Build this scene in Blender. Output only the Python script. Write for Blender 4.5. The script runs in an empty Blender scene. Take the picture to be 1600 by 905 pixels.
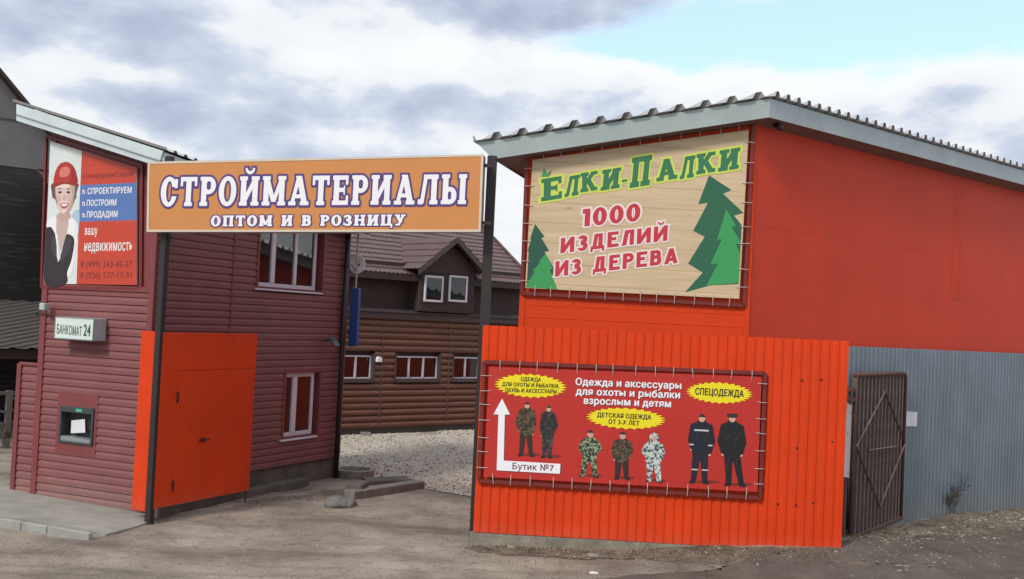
import bpy, bmesh, math, random
import numpy as np
from mathutils import Vector, Matrix
random.seed(7)
SC = bpy.context.scene
COL = SC.collection
R = math.radians

# ------------------------------------------------------------------ camera
FOC, PITCH, ROLL, EYE = 1700.0, R(1.668), R(2.71), 2.8
_cp, _sp, _cr, _sr = math.cos(PITCH), math.sin(PITCH), math.cos(ROLL), math.sin(ROLL)
FWD = Vector((0, _cp, _sp)); _up = Vector((0, -_sp, _cp)); _rt = Vector((1, 0, 0))
CX = _rt * _cr + _up * _sr
CY = _up * _cr - _rt * _sr
CAM = Vector((0, 0, EYE))
cd = bpy.data.cameras.new('camera'); cam = bpy.data.objects.new('camera', cd); COL.objects.link(cam)
m3 = Matrix((CX, CY, -FWD)).transposed()
cam.matrix_world = Matrix.Translation(CAM) @ m3.to_4x4()
cd.sensor_width = 36; cd.lens = FOC / 1600 * 36; cd.clip_end = 3000; cd.clip_start = 0.1
SC.camera = cam
SC.view_settings.view_transform = 'Standard'; SC.view_settings.look = 'None'
SC.view_settings.gamma = 1; SC.view_settings.use_curve_mapping = False
SC.view_settings.exposure = 0.95

# ------------------------------------------------------------------ sun and sky
SUN_DIR = Vector((-0.60, -0.80, 0.85)).normalized()       # towards the sun
sl = bpy.data.lights.new('sun', 'SUN'); sun = bpy.data.objects.new('sun', sl); COL.objects.link(sun)
sl.energy = 1.35; sl.angle = R(11); sl.color = (1.0, 0.95, 0.87)
sun.rotation_euler = SUN_DIR.to_track_quat('Z', 'Y').to_euler()

def ray(x, y): return CX * ((x - 800) / FOC) - CY * ((y - 452.5) / FOC) + FWD
def azel(x, y):
    d = ray(x, y).normalized(); return math.atan2(d.x, d.y), math.asin(d.z)

wd = bpy.data.worlds.new('World'); SC.world = wd; wd.use_nodes = True
nt = wd.node_tree; nt.nodes.clear()
def N(tp, **k):
    n = nt.nodes.new(tp)
    for a, b in k.items(): setattr(n, a, b)
    return n
def M_(op, a, b=None, c=None, clamp=False):
    n = N('ShaderNodeMath', operation=op, use_clamp=clamp)
    for i, v in enumerate((a, b, c)):
        if v is None: continue
        if isinstance(v, (int, float)): n.inputs[i].default_value = v
        else: nt.links.new(v, n.inputs[i])
    return n.outputs[0]
sky = N('ShaderNodeTexSky'); sky.sky_type = 'NISHITA'; sky.sun_disc = False
sky.sun_elevation = math.asin(SUN_DIR.z); sky.sun_rotation = math.atan2(SUN_DIR.x, SUN_DIR.y)
tc = N('ShaderNodeTexCoord'); sx = N('ShaderNodeSeparateXYZ'); nt.links.new(tc.outputs['Generated'], sx.inputs[0])
az0 = M_('ARCTAN2', sx.outputs[0], sx.outputs[1]); el0 = M_('ARCSINE', sx.outputs[2])
def noise(vec, scale, detail, rough=.55, dist=0):
    n = N('ShaderNodeTexNoise'); n.inputs['Scale'].default_value = scale; n.inputs['Detail'].default_value = detail
    n.inputs['Roughness'].default_value = rough; n.inputs['Distortion'].default_value = dist
    nt.links.new(vec, n.inputs['Vector']); return n
cv = N('ShaderNodeCombineXYZ'); nt.links.new(az0, cv.inputs[0]); nt.links.new(M_('MULTIPLY', el0, 1.9), cv.inputs[1])
wn = noise(cv.outputs[0], 9, 5, .55); ws = N('ShaderNodeSeparateColor'); nt.links.new(wn.outputs['Color'], ws.inputs[0])
az = M_('ADD', az0, M_('MULTIPLY', M_('SUBTRACT', ws.outputs[0], .5), .11))
el = M_('ADD', el0, M_('MULTIPLY', M_('SUBTRACT', ws.outputs[1], .5), .055))
def blob(x, y, rx, ry, amp):
    a, e = azel(x, y)
    t = M_('ADD', M_('POWER', M_('ABSOLUTE', M_('MULTIPLY', M_('SUBTRACT', az, a), FOC / rx)), 2),
           M_('POWER', M_('ABSOLUTE', M_('MULTIPLY', M_('SUBTRACT', el, e), FOC / ry)), 2))
    return M_('MULTIPLY', M_('EXPONENT', M_('MULTIPLY', t, -1)), amp)
def total(l):
    s = l[0]
    for q in l[1:]: s = M_('ADD', s, q)
    return s
fb = noise(cv.outputs[0], 6, 6, .50, .2).outputs['Fac']
fb2 = noise(cv.outputs[0], 17, 8, .56, .0).outputs['Fac']
base = M_('ADD', M_('MULTIPLY', M_('SUBTRACT', fb, .5), 1.5), M_('MULTIPLY', M_('SUBTRACT', fb2, .5), .75))
bright = total([M_('ADD', base, .63),
    blob(100, 20, 330, 60, -.22), blob(820, 25, 150, 55, -.45), blob(790, 85, 60, 30, -.15), blob(600, 145, 300, 36, -.22), blob(300, 185, 260, 35, -.25),
    blob(610, 80, 160, 40, .30), blob(715, 80, 60, 50, .30), blob(200, 125, 160, 22, .22), blob(1000, 105, 260, 34, .45),
    blob(1250, 90, 300, 40, .45), blob(1600, 110, 200, 45, .4), blob(870, 165, 90, 40, .12), blob(1520, 175, 110, 40, -.12),
    blob(1100, 145, 120, 22, -.05), blob(790, 330, 70, 60, .25), blob(560, 215, 160, 22, .25)])
cr = N('ShaderNodeValToRGB'); nt.links.new(bright, cr.inputs[0])
e = cr.color_ramp.elements
e[0].position = .0; e[0].color = (.19, .21, .285, 1)
e[1].position = 1.0; e[1].color = (.50, .51, .52, 1)
for p_, c_ in ((.30, (.255, .285, .365, 1)), (.52, (.335, .37, .435, 1)), (.68, (.455, .472, .495, 1))):
    q = e.new(p_); q.color = c_
hole = total([M_('MULTIPLY', M_('SUBTRACT', fb2, .5), .5), blob(980, 72, 150, 26, .8), blob(1180, 40, 210, 46, 1.0), blob(1480, 30, 300, 56, 1.0),
              blob(1560, 5, 260, 70, .5), blob(690, 60, 40, 12, .25), blob(1290, 150, 60, 18, .22), blob(640, 205, 70, 10, .18)])
hm = N('ShaderNodeMapRange', interpolation_type='SMOOTHSTEP'); nt.links.new(hole, hm.inputs[0])
hm.inputs[1].default_value = .22; hm.inputs[2].default_value = .8
# the clear air: nishita sky washed out by thin high cloud
s10 = N('ShaderNodeVectorMath', operation='SCALE'); nt.links.new(sky.outputs[0], s10.inputs[0]); s10.inputs['Scale'].default_value = 0.6
s11 = N('ShaderNodeMixRGB', blend_type='ADD'); s11.inputs[0].default_value = 1; nt.links.new(s10.outputs[0], s11.inputs[1]); s11.inputs[2].default_value = (1.9, 2.65, 2.8, 1)
c10 = N('ShaderNodeVectorMath', operation='SCALE'); nt.links.new(cr.outputs[0], c10.inputs[0]); c10.inputs['Scale'].default_value = 10
mx = N('ShaderNodeMixRGB'); nt.links.new(hm.outputs[0], mx.inputs[0]); nt.links.new(c10.outputs[0], mx.inputs[1]); nt.links.new(s11.outputs[0], mx.inputs[2])
bg = N('ShaderNodeBackground'); bg.inputs[1].default_value = 0.1; nt.links.new(mx.outputs[0], bg.inputs[0])
ow = N('ShaderNodeOutputWorld'); nt.links.new(bg.outputs[0], ow.inputs[0])

# ------------------------------------------------------------------ materials
MATS = {}
def mat(name, col, rough=.6, var=.0, vs=3.0, bump=0, bs=40, metal=0, spec=.5, streak=0, coat=0, col2=None, detail=5, stretch=(1, 1, 1), thr=None):
    if name in MATS: return MATS[name]
    m = bpy.data.materials.new(name); m.use_nodes = True; t = m.node_tree; b = t.nodes['Principled BSDF']
    b.inputs['Roughness'].default_value = rough; b.inputs['Metallic'].default_value = metal
    b.inputs['Specular IOR Level'].default_value = spec
    if coat: b.inputs['Coat Weight'].default_value = coat; b.inputs['Coat Roughness'].default_value = .25
    c = (*col, 1); b.inputs['Base Color'].default_value = c
    co = t.nodes.new('ShaderNodeTexCoord'); mp = t.nodes.new('ShaderNodeMapping'); t.links.new(co.outputs['Object'], mp.inputs[0])
    mp.inputs['Scale'].default_value = stretch
    if var or col2:
        n = t.nodes.new('ShaderNodeTexNoise'); n.inputs['Scale'].default_value = vs; n.inputs['Detail'].default_value = detail; n.inputs['Roughness'].default_value = .62
        t.links.new(mp.outputs[0], n.inputs['Vector'])
        mr = t.nodes.new('ShaderNodeMapRange'); t.links.new(n.outputs['Fac'], mr.inputs[0])
        lo, hi = thr or (.3, .7)
        mr.inputs[1].default_value = lo; mr.inputs[2].default_value = hi
        mix = t.nodes.new('ShaderNodeMixRGB'); t.links.new(mr.outputs[0], mix.inputs[0])
        if col2: mix.inputs[1].default_value = c; mix.inputs[2].default_value = (*col2, 1)
        else:
            mix.inputs[1].default_value = tuple(v * (1 - var) for v in col) + (1,); mix.inputs[2].default_value = tuple(min(1, v * (1 + var)) for v in col) + (1,)
        out = mix.outputs[0]
        if streak:
            n2 = t.nodes.new('ShaderNodeTexNoise'); mp2 = t.nodes.new('ShaderNodeMapping'); mp2.inputs['Scale'].default_value = (9, 9, .5)
            t.links.new(co.outputs['Object'], mp2.inputs[0]); t.links.new(mp2.outputs[0], n2.inputs['Vector']); n2.inputs['Scale'].default_value = 1.3; n2.inputs['Detail'].default_value = 4
            mr2 = t.nodes.new('ShaderNodeMapRange'); t.links.new(n2.outputs['Fac'], mr2.inputs[0]); mr2.inputs[1].default_value = .45; mr2.inputs[2].default_value = .8
            mr2.inputs[3].default_value = 0; mr2.inputs[4].default_value = streak
            mx2 = t.nodes.new('ShaderNodeMixRGB'); t.links.new(mr2.outputs[0], mx2.inputs[0]); t.links.new(out, mx2.inputs[1])
            mx2.inputs[2].default_value = (.12, .10, .085, 1); out = mx2.outputs[0]
        t.links.new(out, b.inputs['Base Color'])
    if bump:
        n3 = t.nodes.new('ShaderNodeTexNoise'); n3.inputs['Scale'].default_value = bs; n3.inputs['Detail'].default_value = 6
        t.links.new(mp.outputs[0], n3.inputs['Vector'])
        bp = t.nodes.new('ShaderNodeBump'); bp.inputs['Strength'].default_value = bump; bp.inputs['Distance'].default_value = .02
        t.links.new(n3.outputs['Fac'], bp.inputs['Height']); t.links.new(bp.outputs[0], b.inputs['Normal'])
    MATS[name] = m; return m

siding = mat('red siding', (.195, .066, .069), .55, .13, 1.6, streak=.18, spec=.35)
trimred = mat('red trim', (.19, .048, .052), .5, .12, 2, spec=.35)
orange = mat('orange paint', (.62, .046, .006), .55, .10, 1.3, bump=.05, bs=6, streak=.08, spec=.2)
orangew = mat('orange wall paint', (.60, .048, .007), .55, .06, 1.1, bump=.04, bs=4, streak=.06, spec=.2)
redpanel = mat('red sandwich panel', (.62, .054, .022), .5, .08, .9, bump=.05, bs=2.5, spec=.15, streak=.10)
galv = mat('galvanised sheet', (.36, .41, .42), .42, .10, 2.5, metal=.35, bump=.06, bs=5)
galvpale = mat('pale galvanised fascia', (.58, .66, .67), .35, .10, 2.2, metal=.25, bump=.1, bs=4)
roofgrey = mat('grey roof sheet', (.44, .45, .46), .4, .10, 2, metal=.3)
soffit = mat('soffit boards', (.22, .13, .12), .7, .12, 3)
greyfence = mat('grey fence sheet', (.185, .232, .275), .38, .13, 1.3, metal=.3, bump=.08, bs=4, streak=.25)
darkpost = mat('dark brown steel', (.022, .016, .016), .5, .2, 5)
framered = mat('dark red pipe', (.16, .018, .015), .45, .15, 6)
white = mat('white plastic', (.62, .60, .66), .4, .04, 6)
whiteprint = mat('white print', (.80, .80, .82), .5)
basec = mat('earthy concrete', (.20, .175, .14), .95, .3, 5, bump=.6, bs=25)
concrete = mat('concrete', (.21, .195, .175), .9, .25, 6, bump=.5, bs=30)
concdark = mat('stained concrete', (.115, .105, .095), .9, .35, 3, bump=.5, bs=25)
rope = mat('white rope', (.50, .44, .42), .8)
logm = mat('brown log cladding', (.145, .060, .038), .5, .22, 4, bump=.1, bs=20, stretch=(.4, 1, 4))
darkwall = mat('dark brown wall', (.042, .024, .022), .7, .15, 3)
tile = mat('brown metal tile', (.105, .062, .060), .42, .15, 3, spec=.5)
ledge = mat('dull brown flashing', (.065, .05, .05), .5, .15, 5)
rust = mat('rusty iron', (.080, .038, .030), .75, .35, 9, bump=.2, bs=40, col2=(.13, .055, .036))
rustgrey = mat('worn rod', (.21, .155, .145), .7, .3, 9)
rustdark = mat('dark rusty sheet', (.075, .042, .036), .8, .35, 5, bump=.2, bs=30)
black = mat('black', (.012, .012, .014), .5)
dgrey = mat('dark grey plastic', (.045, .05, .055), .45, .1, 9)
mgrey = mat('mid grey plastic', (.22, .24, .25), .45, .1, 9)
ltgrey = mat('light grey plastic', (.40, .43, .44), .45, .1, 9)
bluepl = mat('blue sign face', (.030, .075, .26), .45, .08, 3)
paper = mat('white paper', (.66, .66, .70), .8, .06, 9, bump=.2, bs=15)
def glassmat():
    m = bpy.data.materials.new('window glass'); m.use_nodes = True; b = m.node_tree.nodes['Principled BSDF']
    b.inputs['Base Color'].default_value = (.012, .012, .013, 1); b.inputs['Roughness'].default_value = .03
    b.inputs['Specular IOR Level'].default_value = .9; b.inputs['IOR'].default_value = 1.6
    return m
glass = glassmat()
def dusty(m, top, k, col=(.30, .26, .22)):
    t = m.node_tree; b = t.nodes['Principled BSDF']; src = b.inputs['Base Color'].links[0].from_socket
    co = [n for n in t.nodes if n.type == 'TEX_COORD'][0]; sp = t.nodes.new('ShaderNodeSeparateXYZ'); t.links.new(co.outputs['Object'], sp.inputs[0])
    n = t.nodes.new('ShaderNodeTexNoise'); n.inputs['Scale'].default_value = 2.6; n.inputs['Detail'].default_value = 7; n.inputs['Roughness'].default_value = .7; t.links.new(co.outputs['Object'], n.inputs['Vector'])
    a = t.nodes.new('ShaderNodeMath'); a.operation = 'MULTIPLY_ADD'; t.links.new(n.outputs['Fac'], a.inputs[0]); a.inputs[1].default_value = -top * 1.6; t.links.new(sp.outputs[2], a.inputs[2])
    r = t.nodes.new('ShaderNodeMapRange'); t.links.new(a.outputs[0], r.inputs[0]); r.inputs[1].default_value = .12; r.inputs[2].default_value = -top * .9; r.inputs[3].default_value = 0; r.inputs[4].default_value = k
    x = t.nodes.new('ShaderNodeMixRGB'); t.links.new(r.outputs[0], x.inputs[0]); t.links.new(src, x.inputs[1]); x.inputs[2].default_value = (*col, 1); t.links.new(x.outputs[0], b.inputs['Base Color'])
dusty(orange, .28, .16); dusty(siding, .4, .35); dusty(greyfence, .5, .4)

# ------------------------------------------------------------------ geometry helpers
MW = {}
class Fr:
    """a vertical working plane: local x along the face, local y into it, z up"""
    def __init__(s, o, ang):
        s.o = Vector(o); s.a = R(ang); s.M = Matrix.Translation(s.o) @ Matrix.Rotation(s.a, 4, 'Z'); s.I = s.M.inverted()
    def px(s, x, y, off=0):
        o = s.I @ CAM; d = s.I.to_3x3() @ ray(x, y); k = (off - o.y) / d.y; p = o + d * k
        return p.x, p.z
    def w(s, u, v, z): return s.M @ Vector((u, v, z))
    def l(s, p): return s.I @ Vector(p)
WORLD = Fr((0, 0, 0), 0)
def gz(x, y, z=0):
    d = ray(x, y); return CAM + d * ((z - EYE) / d.z)

class MB:
    def __init__(s): s.v = []; s.f = []; s.m = []; s.mi = 0
    def add(s, vs, fs):
        b = len(s.v); s.v += [tuple(p) for p in vs]
        for f in fs: s.f.append(tuple(b + i for i in f)); s.m.append(s.mi)
        return s
    def quad(s, *p): return s.add(p, [tuple(range(len(p)))])
    def box(s, x0, x1, y0, y1, z0, z1):
        if x0 > x1: x0, x1 = x1, x0
        if y0 > y1: y0, y1 = y1, y0
        if z0 > z1: z0, z1 = z1, z0
        v = [(x, y, z) for z in (z0, z1) for y in (y0, y1) for x in (x0, x1)]
        return s.add(v, [(0, 2, 3, 1), (4, 5, 7, 6), (0, 1, 5, 4), (2, 6, 7, 3), (0, 4, 6, 2), (1, 3, 7, 5)])
    def prism(s, poly, y0, y1):
        """polygon in the (x,z) plane, thickness along y"""
        n = len(poly); v = [(p[0], y0, p[1]) for p in poly] + [(p[0], y1, p[1]) for p in poly]
        return s.add(v, [tuple(range(n)), tuple(range(2 * n - 1, n - 1, -1))] + [(i, i + n, (i + 1) % n + n, (i + 1) % n) for i in range(n)])
    def slab(s, poly, z0, z1):
        """polygon in plan, zs may be lists"""
        n = len(poly); a = z0 if isinstance(z0, (list, tuple)) else [z0] * n; b = z1 if isinstance(z1, (list, tuple)) else [z1] * n
        v = [(p[0], p[1], a[i]) for i, p in enumerate(poly)] + [(p[0], p[1], b[i]) for i, p in enumerate(poly)]
        return s.add(v, [tuple(range(n - 1, -1, -1)), tuple(range(n, 2 * n))] + [(i, (i + 1) % n, (i + 1) % n + n, i + n) for i in range(n)])
    def tube(s, pts, r, n=8, cap=True):
        pts = [Vector(p) for p in pts]; rs = r if isinstance(r, (list, tuple)) else [r] * len(pts); rings = []
        for i, p in enumerate(pts):
            d = (pts[min(i + 1, len(pts) - 1)] - pts[max(i - 1, 0)]).normalized()
            a = d.cross(Vector((0, 0, 1)) if abs(d.z) < .9 else Vector((1, 0, 0))).normalized(); b = d.cross(a)
            rings.append([p + (a * math.cos(2 * math.pi * k / n) + b * math.sin(2 * math.pi * k / n)) * rs[i] for k in range(n)])
        v = [q for g in rings for q in g]; f = []
        for i in range(len(pts) - 1):
            for k in range(n): f.append((i * n + k, i * n + (k + 1) % n, (i + 1) * n + (k + 1) % n, (i + 1) * n + k))
        if cap: f += [tuple(range(n - 1, -1, -1)), tuple(range((len(pts) - 1) * n, len(pts) * n))]
        return s.add(v, f)
    def bar(s, a, b, w, h):
        """square bar from a to b; w across, h vertical-ish"""
        a = Vector(a); b = Vector(b); d = (b - a).normalized()
        x = d.cross(Vector((0, 1, 0)) if abs(d.y) < .9 else Vector((0, 0, 1))).normalized(); y = d.cross(x)
        v = [p + x * sx * w / 2 + y * sy * h / 2 for p in (a, b) for sx, sy in ((-1, -1), (1, -1), (1, 1), (-1, 1))]
        return s.add(v, [(3, 2, 1, 0), (4, 5, 6, 7)] + [(i, (i + 1) % 4, (i + 1) % 4 + 4, i + 4) for i in range(4)])
    def lathe(s, prof, c=(0, 0, 0), n=24, axis='z'):
        v = []
        for r, h in prof:
            for k in range(n):
                a = 2 * math.pi * k / n; p = (r * math.cos(a), r * math.sin(a), h)
                if axis == 'y': p = (p[0], -p[2], p[1])
                v.append((c[0] + p[0], c[1] + p[1], c[2] + p[2]))
        f = [(i * n + k, i * n + (k + 1) % n, (i + 1) * n + (k + 1) % n, (i + 1) * n + k) for i in range(len(prof) - 1) for k in range(n)]
        return s.add(v, f)
    def build(s, name, ms, parent=None, fr=WORLD, smooth=False, bevel=0):
        me = bpy.data.meshes.new(name); me.from_pydata(s.v, [], s.f)
        for q in (ms if isinstance(ms, (list, tuple)) else [ms]): me.materials.append(q)
        if any(s.m): me.polygons.foreach_set('material_index', s.m)
        bm = bmesh.new(); bm.from_mesh(me)
        if bevel:
            bmesh.ops.remove_doubles(bm, verts=bm.verts, dist=1e-5)
            bmesh.ops.bevel(bm, geom=[e for e in bm.edges if len(e.link_faces) == 2 and e.calc_face_angle(0) > .5], offset=bevel, segments=1, affect='EDGES', clamp_overlap=True)
        bm.to_mesh(me); bm.free()
        if smooth: me.polygons.foreach_set('use_smooth', [True] * len(me.polygons))
        return link(name, me, parent, fr.M)
def link(name, me, parent, Mx):
    o = bpy.data.objects.new(name, me); COL.objects.link(o)
    if parent is not None:
        o.parent = parent; o.matrix_parent_inverse = MW[parent.name].inverted()
    o.matrix_basis = Mx; MW[o.name] = Mx.copy(); return o
def tag(o, label, cat, group=None):
    o['label'] = label; o['category'] = cat
    if group: o['group'] = group
    return o
def thing(name, label, cat, fr, at=(0, 0, 0), group=None):
    Mx = fr.M @ Matrix.Translation(at); o = bpy.data.objects.new(name, None); COL.objects.link(o); o.empty_display_size = .2
    o.matrix_basis = Mx; MW[o.name] = Mx.copy(); return tag(o, label, cat, group)
def struct(o, kind='structure'): o['kind'] = kind; return o

def siding_sheet(mb, u0, u1, z0, z1, holes=(), p=.105, d=.022, y=0):
    """horizontal lap siding on the plane y, courses p high, holes = (u0,u1,z0,z1)"""
    k = 0
    while z0 + k * p < z1 - .005:
        a = z0 + k * p; b = min(a + p, z1); mid = (a + b) / 2; iv = [(u0, u1)]
        for h in holes:
            if h[2] < mid < h[3]:
                nv = []
                for s_, e_ in iv:
                    if h[1] <= s_ or h[0] >= e_: nv.append((s_, e_)); continue
                    if h[0] > s_: nv.append((s_, h[0]))
                    if h[1] < e_: nv.append((h[1], e_))
                iv = nv
        for s_, e_ in iv:
            pr = [(y - d * .25, a), (y - d, a + .012), (y - d * .92, a + p * .45), (y - d * .45, a + p * .52), (y - d * .80, a + p * .56) if False else (y - d * .75, a + p * .58), (y - d * .25, b)]
            pr = [(y - d * .2, a), (y - d, a + .010), (y - d * .9, a + p * .6), (y - d * .2, b - .006), (y - d * .2, b)]
            v = [(s_, q[0], q[1]) for q in pr] + [(e_, q[0], q[1]) for q in pr]; n = len(pr)
            mb.add(v, [(i, i + n, i + n + 1, i + 1) for i in range(n - 1)])
        k += 1
def corrugated(mb, u0, u1, zb, zt, p=.115, h=.012, y=0, inv=False):
    """vertical trapezoid ribs; zb, zt are functions of u"""
    prof = [(0, 0), (.09, 1), (.14, 1), (.20, 0)] if inv else [(0, 1), (.40, 1), (.55, 0), (.85, 0)]
    us = []; k = math.floor(u0 / p)
    while k * p < u1:
        for q, hh in prof:
            u = (k + q) * p
            if u0 <= u <= u1: us.append((u, hh))
        k += 1
    us = [(u0, us[0][1])] + us + [(u1, us[-1][1])]
    v = []
    for u, hh in us: v += [(u, y - hh * h, zb(u)), (u, y - hh * h, zt(u))]
    mb.add(v, [(2 * i, 2 * i + 2, 2 * i + 3, 2 * i + 1) for i in range(len(us) - 1)])
def ribbed(mb, poly, ang, p, h, prof=((0, 0), (.55, 0), (.66, 1), (.88, 1))):
    """roof sheet over a convex 3-D planar polygon, ribs along plan angle ang (degrees)"""
    P = [Vector(q) for q in poly]; n = (P[1] - P[0]).cross(P[2] - P[0]).normalized(); c, s_ = math.cos(R(ang)), math.sin(R(ang))
    st = [(q.x * c + q.y * s_, -q.x * s_ + q.y * c) for q in P]
    def zz(x, y): return P[0].z - (n.x * (x - P[0].x) + n.y * (y - P[0].y)) / n.z
    def span(t):
        ss = []
        for i in range(len(st)):
            a, b = st[i], st[(i + 1) % len(st)]
            if (a[1] - t) * (b[1] - t) <= 0 and abs(a[1] - b[1]) > 1e-9: ss.append(a[0] + (b[0] - a[0]) * (t - a[1]) / (b[1] - a[1]))
        return (min(ss), max(ss)) if ss else None
    t0, t1 = min(q[1] for q in st), max(q[1] for q in st); ts = []; k = math.floor(t0 / p)
    while k * p < t1:
        for q, hh in prof: ts.append(((k + q) * p, hh))
        k += 1
    v = []
    for t, hh in ts:
        if not t0 < t < t1: continue
        sp = span(t)
        if not sp: continue
        for q in sp:
            x, y = q * c - t * s_, q * s_ + t * c; v.append((x, y, zz(x, y) + hh * h))
    mb.add(v, [(2 * i, 2 * i + 1, 2 * i + 3, 2 * i + 2) for i in range(len(v) // 2 - 1)])

def window(parent, fr, u0, u1, z0, z1, mull, y, fw=.06, t=.05, label=None, sill=True, name='window', proud=.05, sillw=.06):
    mb = MB()
    mb.box(u0, u0 + fw, y, y + t, z0, z1); mb.box(u1 - fw, u1, y, y + t, z0, z1)
    mb.box(u0 + fw, u1 - fw, y + .002, y + t, z1 - fw, z1); mb.box(u0 + fw, u1 - fw, y + .002, y + t, z0, z0 + fw)
    for m, w in mull: mb.box(m - w / 2, m + w / 2, y - .006, y + t - .003, z0 + fw - .002, z1 - fw + .002)
    wo = mb.build(name, white, parent, fr, bevel=.006)
    if label: wo['label'] = label
    MB().box(u0 + .01, u1 - .01, y + .025, y + .035, z0 + .01, z1 - .01).build('pane', glass, wo, fr)
    if sill:
        MB().prism([(0, 0)], 0, 0) if False else None
        s = MB(); a, b = u0 - sillw, u1 + sillw
        s.add([(a, y + .01, z0), (b, y + .01, z0), (b, -proud, z0 - .035), (a, -proud, z0 - .035), (a, y + .01, z0 - .03), (b, y + .01, z0 - .03), (b, -proud, z0 - .055), (a, -proud, z0 - .055)],
              [(0, 3, 2, 1), (4, 5, 6, 7), (3, 7, 6, 2), (0, 4, 7, 3), (1, 2, 6, 5), (0, 1, 5, 4)])
        s.build('sill', white, wo, fr)
    return wo
def casing(mb, u0, u1, z0, z1, y0, y1, w=.05, bottom=True):
    """reveal boards lining an opening"""
    mb.box(u0 - w, u0, y0, y1, z0 - w, z1 + w); mb.box(u1, u1 + w, y0, y1, z0 - w, z1 + w)
    mb.box(u0, u1, y0 + .002, y1, z1, z1 + w)
    if bottom: mb.box(u0, u1, y0 + .002, y1, z0 - w, z0)

# ------------------------------------------------------------------ frames (metres)
B0 = gz(222, 806)
LF = Fr(B0, -24); LS = Fr(B0, 66)                       # ATM house: front and yard side
W0 = gz(742, 852); W = Fr(W0, -2.9)                     # orange sheet wall
F0 = W0 + Vector((0, .5, 0)); _f = Fr(F0, -2.9)
_k = _f.px(1175, 350); K = _f.w(_k[0], 0, 0)
RF = Fr(K, -2.9); RS = Fr(K, 41)                        # shop: front and long side
LG = Fr(gz(536, 681), 43)                               # log house in the yard

# ------------------------------------------------------------------ ground
from mathutils import noise as mn
def sstep(a, b, x): t = min(1, max(0, (x - a) / (b - a))); return t * t * (3 - 2 * t)
def gh(x, y, fine=True):
    h = .165 * math.exp(-((x - 5.2) / 2.3) ** 2 - ((y - 14.6) / 1.15) ** 2)
    h += .10 * math.exp(-((x - 7.2) / 1.6) ** 2 - ((y - 17.0) / 1.2) ** 2)
    h += .165 * sstep(1.0, 3.4, x) * sstep(6.5, 4.6, x) * math.exp(-(max(0, abs(y - 13.55) - .2) / .55) ** 2)
    h += .03 * math.exp(-((x - .6) / 1.5) ** 2 - ((y - 13.2) / .5) ** 2)
    if fine and 10 < y < 15:
        for y0, k in ((11.95, .055), (12.35, .06), (13.05, .03)):
            d = (y - y0 - k * x - .10 * math.sin(x * .6 + y0)) / .13
            h -= .022 * math.exp(-d * d) * (.6 + .8 * mn.noise(Vector((x * 1.3, y0, 0)))); h += .010 * math.exp(-(abs(d) - 1.9) ** 2)
    h -= .05 * sstep(3.0, 7.0, x) * sstep(14.0, 12.0, y)
    if fine:
        f = 1.0 if y < 40 else 0
        h += f * (.026 * mn.noise(Vector((x * .7, y * 1.5, 0))) + .014 * mn.noise(Vector((x * 2.6, y * 3.4, 4))) + .007 * mn.noise(Vector((x * 8, y * 8, 7))))
    return h
def axis(c0, c1, step, far):
    a = list(np.arange(c0, c1 + 1e-6, step)); s = step; x = c1
    while x < far: s *= 1.35; x += s; a.append(x)
    s = step; x = c0
    while x > -far: s *= 1.35; x -= s; a.insert(0, x)
    return a
xs = axis(-8, 9, .06, 900); ys = axis(10.8, 18, .05, 900)
v = [(x, y, gh(x, y) if -20 < x < 20 and 0 < y < 60 else 0) for y in ys for x in xs]
nx = len(xs); f = [(j * nx + i, j * nx + i + 1, (j + 1) * nx + i + 1, (j + 1) * nx + i) for j in range(len(ys) - 1) for i in range(nx - 1)]
def dirtmat():
    m = mat('packed dirt', (.215, .178, .145), .95, .0, 1.0, bump=1.0, bs=60, col2=(.40, .350, .290), detail=9, spec=.2, thr=(.34, .64))
    t = m.node_tree; b = t.nodes['Principled BSDF']; src = b.inputs['Base Color'].links[0].from_socket
    co = [n for n in t.nodes if n.type == 'TEX_COORD'][0]
    def nz(scale, detail, rough, a, c, st=(1, 1, 1)):
        mp = t.nodes.new('ShaderNodeMapping'); mp.inputs['Scale'].default_value = st; t.links.new(co.outputs['Object'], mp.inputs[0])
        n = t.nodes.new('ShaderNodeTexNoise'); n.inputs['Scale'].default_value = scale; n.inputs['Detail'].default_value = detail; n.inputs['Roughness'].default_value = rough
        t.links.new(mp.outputs[0], n.inputs['Vector']); r = t.nodes.new('ShaderNodeMapRange'); t.links.new(n.outputs['Fac'], r.inputs[0])
        r.inputs[1].default_value = a; r.inputs[2].default_value = c; return r.outputs[0]
    def over(src, fac, col, k):
        mu = t.nodes.new('ShaderNodeMath'); mu.operation = 'MULTIPLY'; t.links.new(fac, mu.inputs[0]); mu.inputs[1].default_value = k
        x = t.nodes.new('ShaderNodeMixRGB'); t.links.new(mu.outputs[0], x.inputs[0]); t.links.new(src, x.inputs[1]); x.inputs[2].default_value = (*col, 1); return x.outputs[0]
    src = over(src, nz(.9, 6, .6, .52, .72, (.35, 1.2, 1)), (.085, .070, .060), .75)     # damp wheel marks
    src = over(src, nz(14, 4, .7, .60, .72), (.07, .058, .05), .6)                        # dark crumbs
    src = over(src, nz(5, 5, .7, .54, .66), (.12, .10, .085), .55)
    src = over(src, nz(26, 3, .7, .63, .70), (.36, .33, .29), .7)                         # pale grit
    src = over(src, nz(55, 4, .8, .50, .66), (.085, .068, .054), .55)
    src = over(src, nz(38, 4, .8, .56, .70), (.40, .355, .30), .5)
    src = over(src, nz(2.4, 7, .75, .52, .70), (.19, .155, .122), .5)
    t.links.new(src, b.inputs['Base Color']); return m
dirt = dirtmat()
me = bpy.data.meshes.new('ground'); me.from_pydata(v, [], f); me.materials.append(dirt); me.polygons.foreach_set('use_smooth', [True] * len(f))
struct(link('ground', me, None, Matrix.Identity(4)))

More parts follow.
